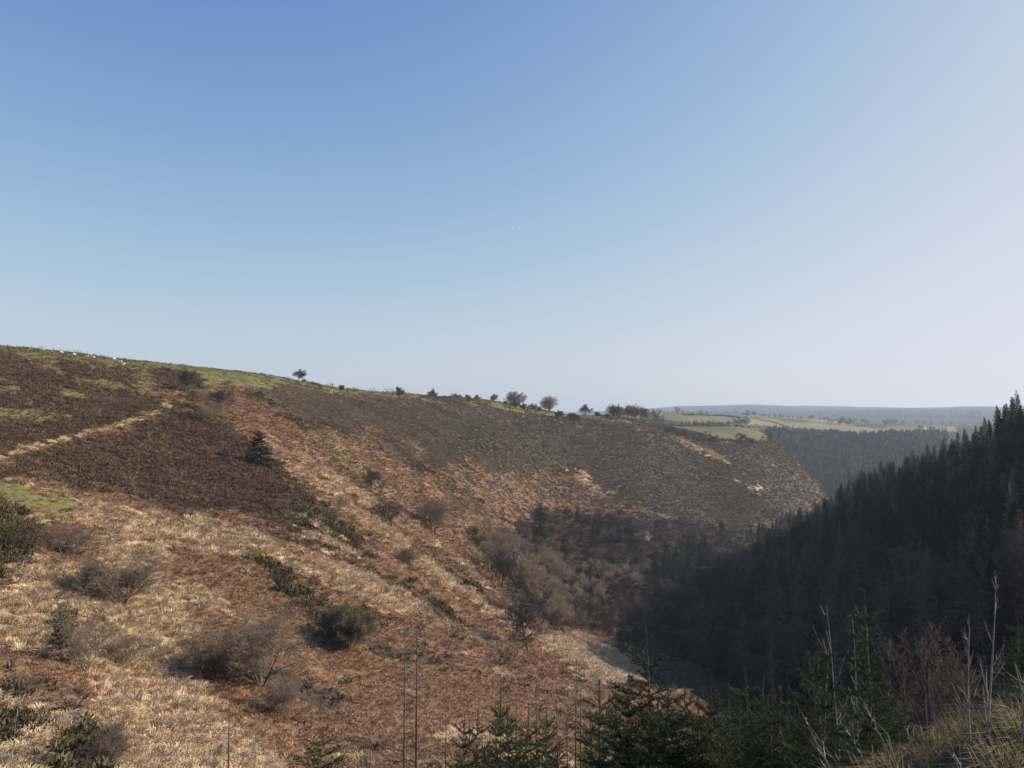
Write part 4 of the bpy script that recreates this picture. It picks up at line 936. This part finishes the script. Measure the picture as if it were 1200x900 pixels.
young(757, 732, 11.5, 0, 'tallest young spruce of the middle foreground with a long bare leader')
young(1010, 690, 7.0, 1, 'bushy young spruce at right with a very tall leader', wide=.9)
young(954, 744, 7.6, 3, 'young spruce with a stubby forked tip left of the tall-leadered one', wide=.8)
young(871, 782, 12.0, 1, 'young spruce with a thin leader in the middle of the dense row')
young(1186, 720, 8.0, 0, 'dark young spruce at the right edge behind pale stems')
for k, (px, py, r) in enumerate([(900, 800, 9), (925, 812, 8.5), (975, 805, 9.5), (1040, 822, 8), (1025, 800, 9), (850, 800, 10), (880, 822, 9), (815, 815, 10.5)]):
    young(px, py, r, k + 1, 'young green spruce in the dense row across the bottom', 'young spruces of the foreground row', wide=R.uniform(.75, 1.05))
young(381, 850, 9.5, 3, 'young spruce top with wide candle branches poking up at lower left', wide=1.2)
young(588, 795, 12.5, 2, 'young spruce with a slim leader over the bracken', wide=.7)
young(1050, 815, 9.5, 3, 'short spreading young spruce beside the bare reddish sapling')
row = [(1000, 812), (1030, 835), (955, 818), (640, 838), (595, 846), (545, 862), (645, 868), (768, 836), (862, 834), (912, 856), (930, 862), (1022, 858), (990, 862), (700, 815), (720, 828), (735, 800), (780, 806), (800, 826), (815, 840), (830, 812), (890, 818), (905, 835), (918, 806), (935, 838), (978, 830), (690, 850), (620, 852), (605, 868), (560, 850), (760, 850), (850, 856),  (790, 868), (740, 858), (965, 850), (575, 874)]
for k, (px, py) in enumerate(row):
    young(px, py - 10 - 9 * (k % 3), R.uniform(10.5, 14.5), k, 'young green spruce in the dense row across the bottom', 'young spruces of the foreground row', wide=R.uniform(.65, .95))
for k, (px, py) in enumerate([(675, 774), (680, 800), (552, 832), (566, 846), (653, 806), (729, 838), (536, 872), (515, 868), (606, 812), (701, 836), (630, 826), (663, 832), (692, 838), (742, 828), (478, 874)]):
    young(px, py, R.uniform(11, 15), k, 'thin young spruce leader with few branches over the bracken slope', 'thin leaders of the foreground', THIN, .9)
# bare larch poles in front of the fan-shaped shrub
def pole(px, py, r, seed, label, m='bark', h_ref=6, name='larch_pole', cat='sapling', group=None, width=.14, lean=0, per=3, twigs=2, tw=.006):
    x, y, zz = at(px, r); h = float(ray(px, py)[1]) * r - zz
    a, b_ = larch(seed, h=h, width=width, tw=tw, gap=.26, per=per, twigs=twigs); k = .16 / h
    a[:, 6:] = [[.020 * h / 3 + .006, .012 * h / 3 + .004], [.012 * h / 3 + .004, .004]]; b_[:, 6:] = np.minimum(b_[:, 6:], [.007, .003])
    if lean:
        for s in (a, b_): s[:, 0] += s[:, 2] * lean; s[:, 3] += s[:, 5] * lean
    o = tag(obj(name, None, None, (x, y, zz), R.uniform(0, 6.28) if not lean else 0), label, cat, group); o.empty_display_size = .2
    obj('stem', mesh('stem', [(*tubes(a, 5), 0)], [M[m]]), o); obj('twigs', mesh('twigs', [(*tubes(b_, 3), 0)], [M[m]]), o)
pole(490, 725, 17, 1, 'taller of the two bare larch poles in front of the bracken'); pole(476, 746, 17.5, 2, 'shorter of the two bare larch poles, the left one')
pole(274, 795, 19, 3, 'thin bare sapling pole under the domed willow bush', width=.08)
pole(628, 800, 15, 4, 'thin bare pole among the spruce leaders, left of the tall spruce', width=.06)
for k, (px, py) in enumerate([(437, 838), (524, 826)]): pole(px, py, 16, 5 + k, 'thin bare sapling tip along the bottom edge of the bracken', width=.07, group='thin sapling tips along the bottom')
# pale birch stems
def birch(px, py, r, seed, label, lean=(0, 0), kids=9, base=.010, m='bark_pale', group=None, blen=.3, name='birch_sapling'):
    x, y, zz = at(px, r); h = float(ray(px, py)[1]) * r - zz; g = np.random.default_rng(seed); seg = []; br_ = []
    p = np.array([0, 0, -.3]); d = np.array([lean[0], lean[1], 1.0]); n = 9; st = (h + .3) / n
    for k in range(n):
        d = d + np.array([g.normal(0, .03), g.normal(0, .03), .03]); q = p + d / d[2] * st; r0 = base * (1 - .85 * k / n); seg.append([*p, *q, r0, base * (1 - .85 * (k + 1) / n)])
        if k > 1:
            for _ in range(max(1, int(kids / 6 + g.uniform(0, .9)))):
                th = g.uniform(0, 6.283); e = d * .8 / np.linalg.norm(d) + np.array([math.cos(th), math.sin(th), 0]) * .5; a0 = p + (q - p) * g.uniform(0, 1); l = h * blen * g.uniform(.5, 1.2) * (1.15 - k / n); m_ = a0 + e * l * .5; e2 = e + np.array([0, 0, .35])
                br_ += [[*a0, *m_, max(r0 * .5, .003), max(r0 * .3, .002)], [*m_, *(m_ + e2 * l * .5), r0 * .3, .0012]]
                for _ in range(2):
                    s = g.uniform(.3, 1); b0 = a0 + e * l * .5 * s; e3 = e + g.normal(0, .45, 3); br_.append([*b0, *(b0 + e3 * l * .4), .0025, .001])
        p = q
    o = tag(obj(name, None, None, (x, y, zz), 0), label, 'sapling', group); o.empty_display_size = .2
    obj('stem', mesh('stem', [(*tubes(seg, 6), 0)], [M[m]]), o); obj('twigs', mesh('twigs', [(*tubes(br_, 3), 0)], [M[m]]), o)
birch(18, 815, 14, 91, 'taller pale thin sapling at the bottom left corner', (.03, 0), 8, .011)
birch(36, 838, 14.5, 92, 'shorter pale sapling beside the taller one in the left corner', (-.03, 0), 8, .010)
birch(1146, 682, 6.5, 1, 'tallest pale birch stem at right, leaning slightly', (.02, 0), 14, base=.012)
birch(1126, 716, 6.3, 2, 'pale birch stem just left of the tallest one', (-.03, 0), 14, base=.010)
birch(1178, 705, 6.0, 3, 'thin pale stem right of the tallest birch', (0, 0), 5, .009)
birch(977, 710, 8.5, 4, 'thin pale stem rising left of the bushy spruce', (0, 0), 5, .011)
birch(985, 790, 8.5, 5, 'short pale stem beside the thin one left of the bushy spruce', (.05, 0), 8, .009)
birch(1001, 735, 8.8, 6, 'thin pale stem half behind the tall leader', (.02, 0), 6, .009)
birch(965, 760, 9, 16, 'leaning pale stem at the stubby-tipped spruce', (-.08, 0), 6, .009)
birch(940, 808, 8, 17, 'white dead branch leaning out of the spruce row', (.35, 0), 6, .011)
for k, (px, py, r) in enumerate([(930, 770, 10), (948, 790, 11), (968, 775, 10.5), (992, 755, 10), (1018, 770, 11), (1038, 782, 9.5), (1052, 760, 9), (1092, 742, 10), (1108, 770, 9), (1160, 745, 8.5), (1172, 775, 8), (900, 800, 11), (850, 806, 12), (1064, 800, 9)]):
    birch(px, py, r, 60 + k, 'slender brown bare sapling among the spruces at the lower right', (R.uniform(-.12, .12), 0), 10, .008, 'twig_red' if k % 3 else 'bark', 'slender brown saplings at the lower right', .28, 'bare_sapling')
for k, (px, py, ln_) in enumerate([(1135, 840, .5), (1150, 835, .7), (1165, 842, -.5), (1180, 846, .6), (1108, 858, -.4), (1120, 850, -.7), (1190, 830, .3), (1096, 868, .4), (1172, 862, .9), (1140, 866, -.9), (1115, 872, .8), (1155, 872, -.6), (1186, 872, -.3)]):
    birch(px + ln_ * 20, py - 18, R.uniform(3.6, 4.6), 30 + k, 'dry pale bramble stem arching over the grass at the bottom right', (ln_, R.uniform(-.2, .2)), 9, .0032, group='dry stems at the bottom right', blen=.4, name='dry_stem')
# reddish bare sapling
x, y, zz = at(1076, 11); h = float(ray(1072, 730)[1]) * 11 - zz
RB = bare_pair(77, wm='twig_red', tm='twig_red', h=3, stems=5, kids=(7, 6, 5, 4), tw=.0035, trunk=.03, ang=.55, up=.16, wide=.8)
two('bare_sapling', 'reddish bare many-stemmed sapling between the bushy spruce and the birches', 'sapling', None, *RB, (x, y, zz), 1.0, h / 3)
x, y, zz = at(1035, 13); two('bare_sapling', 'smaller reddish bare sapling behind the bushy spruce', 'sapling', None, *RB, (x, y, zz), 3.0, h / 3 * .8)
x, y, zz = at(985, 15); two('bare_sapling', 'greyish bare sapling behind the pale stems', 'sapling', None, *RB, (x, y, zz), 5.0, h / 3 * 1.0)
# grass, dead fronds and brash near the camera
rn = np.broadcast_to(RR[None], cover.shape)
nearg = kinds_collection('near grass kinds', [m1('grass_tussock', blades(seed=s, n=130, r=.16, h=.30, wd=.003, arch=.9, flat=.7), 'rough') for s in (11, 12, 13)])
nearb = kinds_collection('near bracken kinds', [m1('bracken_clump', blades(seed=s, n=70, r=.22, h=.24, wd=.005, arch=.95, flat=1.3), 'litter') for s in (14, 15)])
nearr = kinds_collection('near green kinds', [m1('turf_tuft', blades(seed=s, n=80, r=.2, h=.2, wd=.006, arch=.6, flat=.6), 'grass') for s in (16, 17)])
vis[:] = True
nz_ = (rn < 32) & (gpx > 350)
cover_plants('rough_grass', KIND, near=True, dens=lambda r: 12 * np.minimum(1, (8 / r) ** 1.5), n_max=15000, pxmax=1900, coll=nearg, size=lambda r: 1 + 0 * r, label='straw coloured rough grass around the young spruces in the foreground', cat='grass', extra=nz_ & (FZ1 + FZ3 * .5 > -.3))
cover_plants('dead_fronds', KIND, near=True, dens=lambda r: 4 * np.minimum(1, (8 / r) ** 1.5), n_max=7000, pxmax=1900, coll=nearb, size=lambda r: 1 + 0 * r, label='broken brown fronds on the ground of the foreground', cat='bracken', extra=nz_ & (FZ1 - FZ3 * .5 < .1))
cover_plants('mossy_turf', KIND, near=True, dens=lambda r: 5 * np.minimum(1, (8 / r) ** 1.5), n_max=4000, pxmax=1900, coll=nearr, size=lambda r: 1 + 0 * r, label='mossy green tufts on the ground of the foreground', cat='grass', extra=nz_ & (FZ2 > .1))
# a fallen log
x, y, zz = at(1110, 4.7)
lg = tag(obj('log', None, None, (x, y, zz), 0), 'dark fallen log half hidden in the grass at the bottom right', 'log')
lpts = []
for k in range(9):
    xx, yy = -.7 + k * .2, .05 * math.sin(k); lpts.append((xx, yy, gz(x + xx, y + yy) - zz + .05))
obj('bark', mesh('bark', [(*tubes([[*a, *b_, .06, .058] for a, b_ in zip(lpts[:-1], lpts[1:])], 8), 0)], [M['bark']], True), lg)
obj('branch_stub', mesh('branch_stub', [(*tubes([[*lpts[5], lpts[5][0] + .12, lpts[5][1] - .1, lpts[5][2] + .22, .018, .010]], 6), 0)], [M['bark']]), lg)
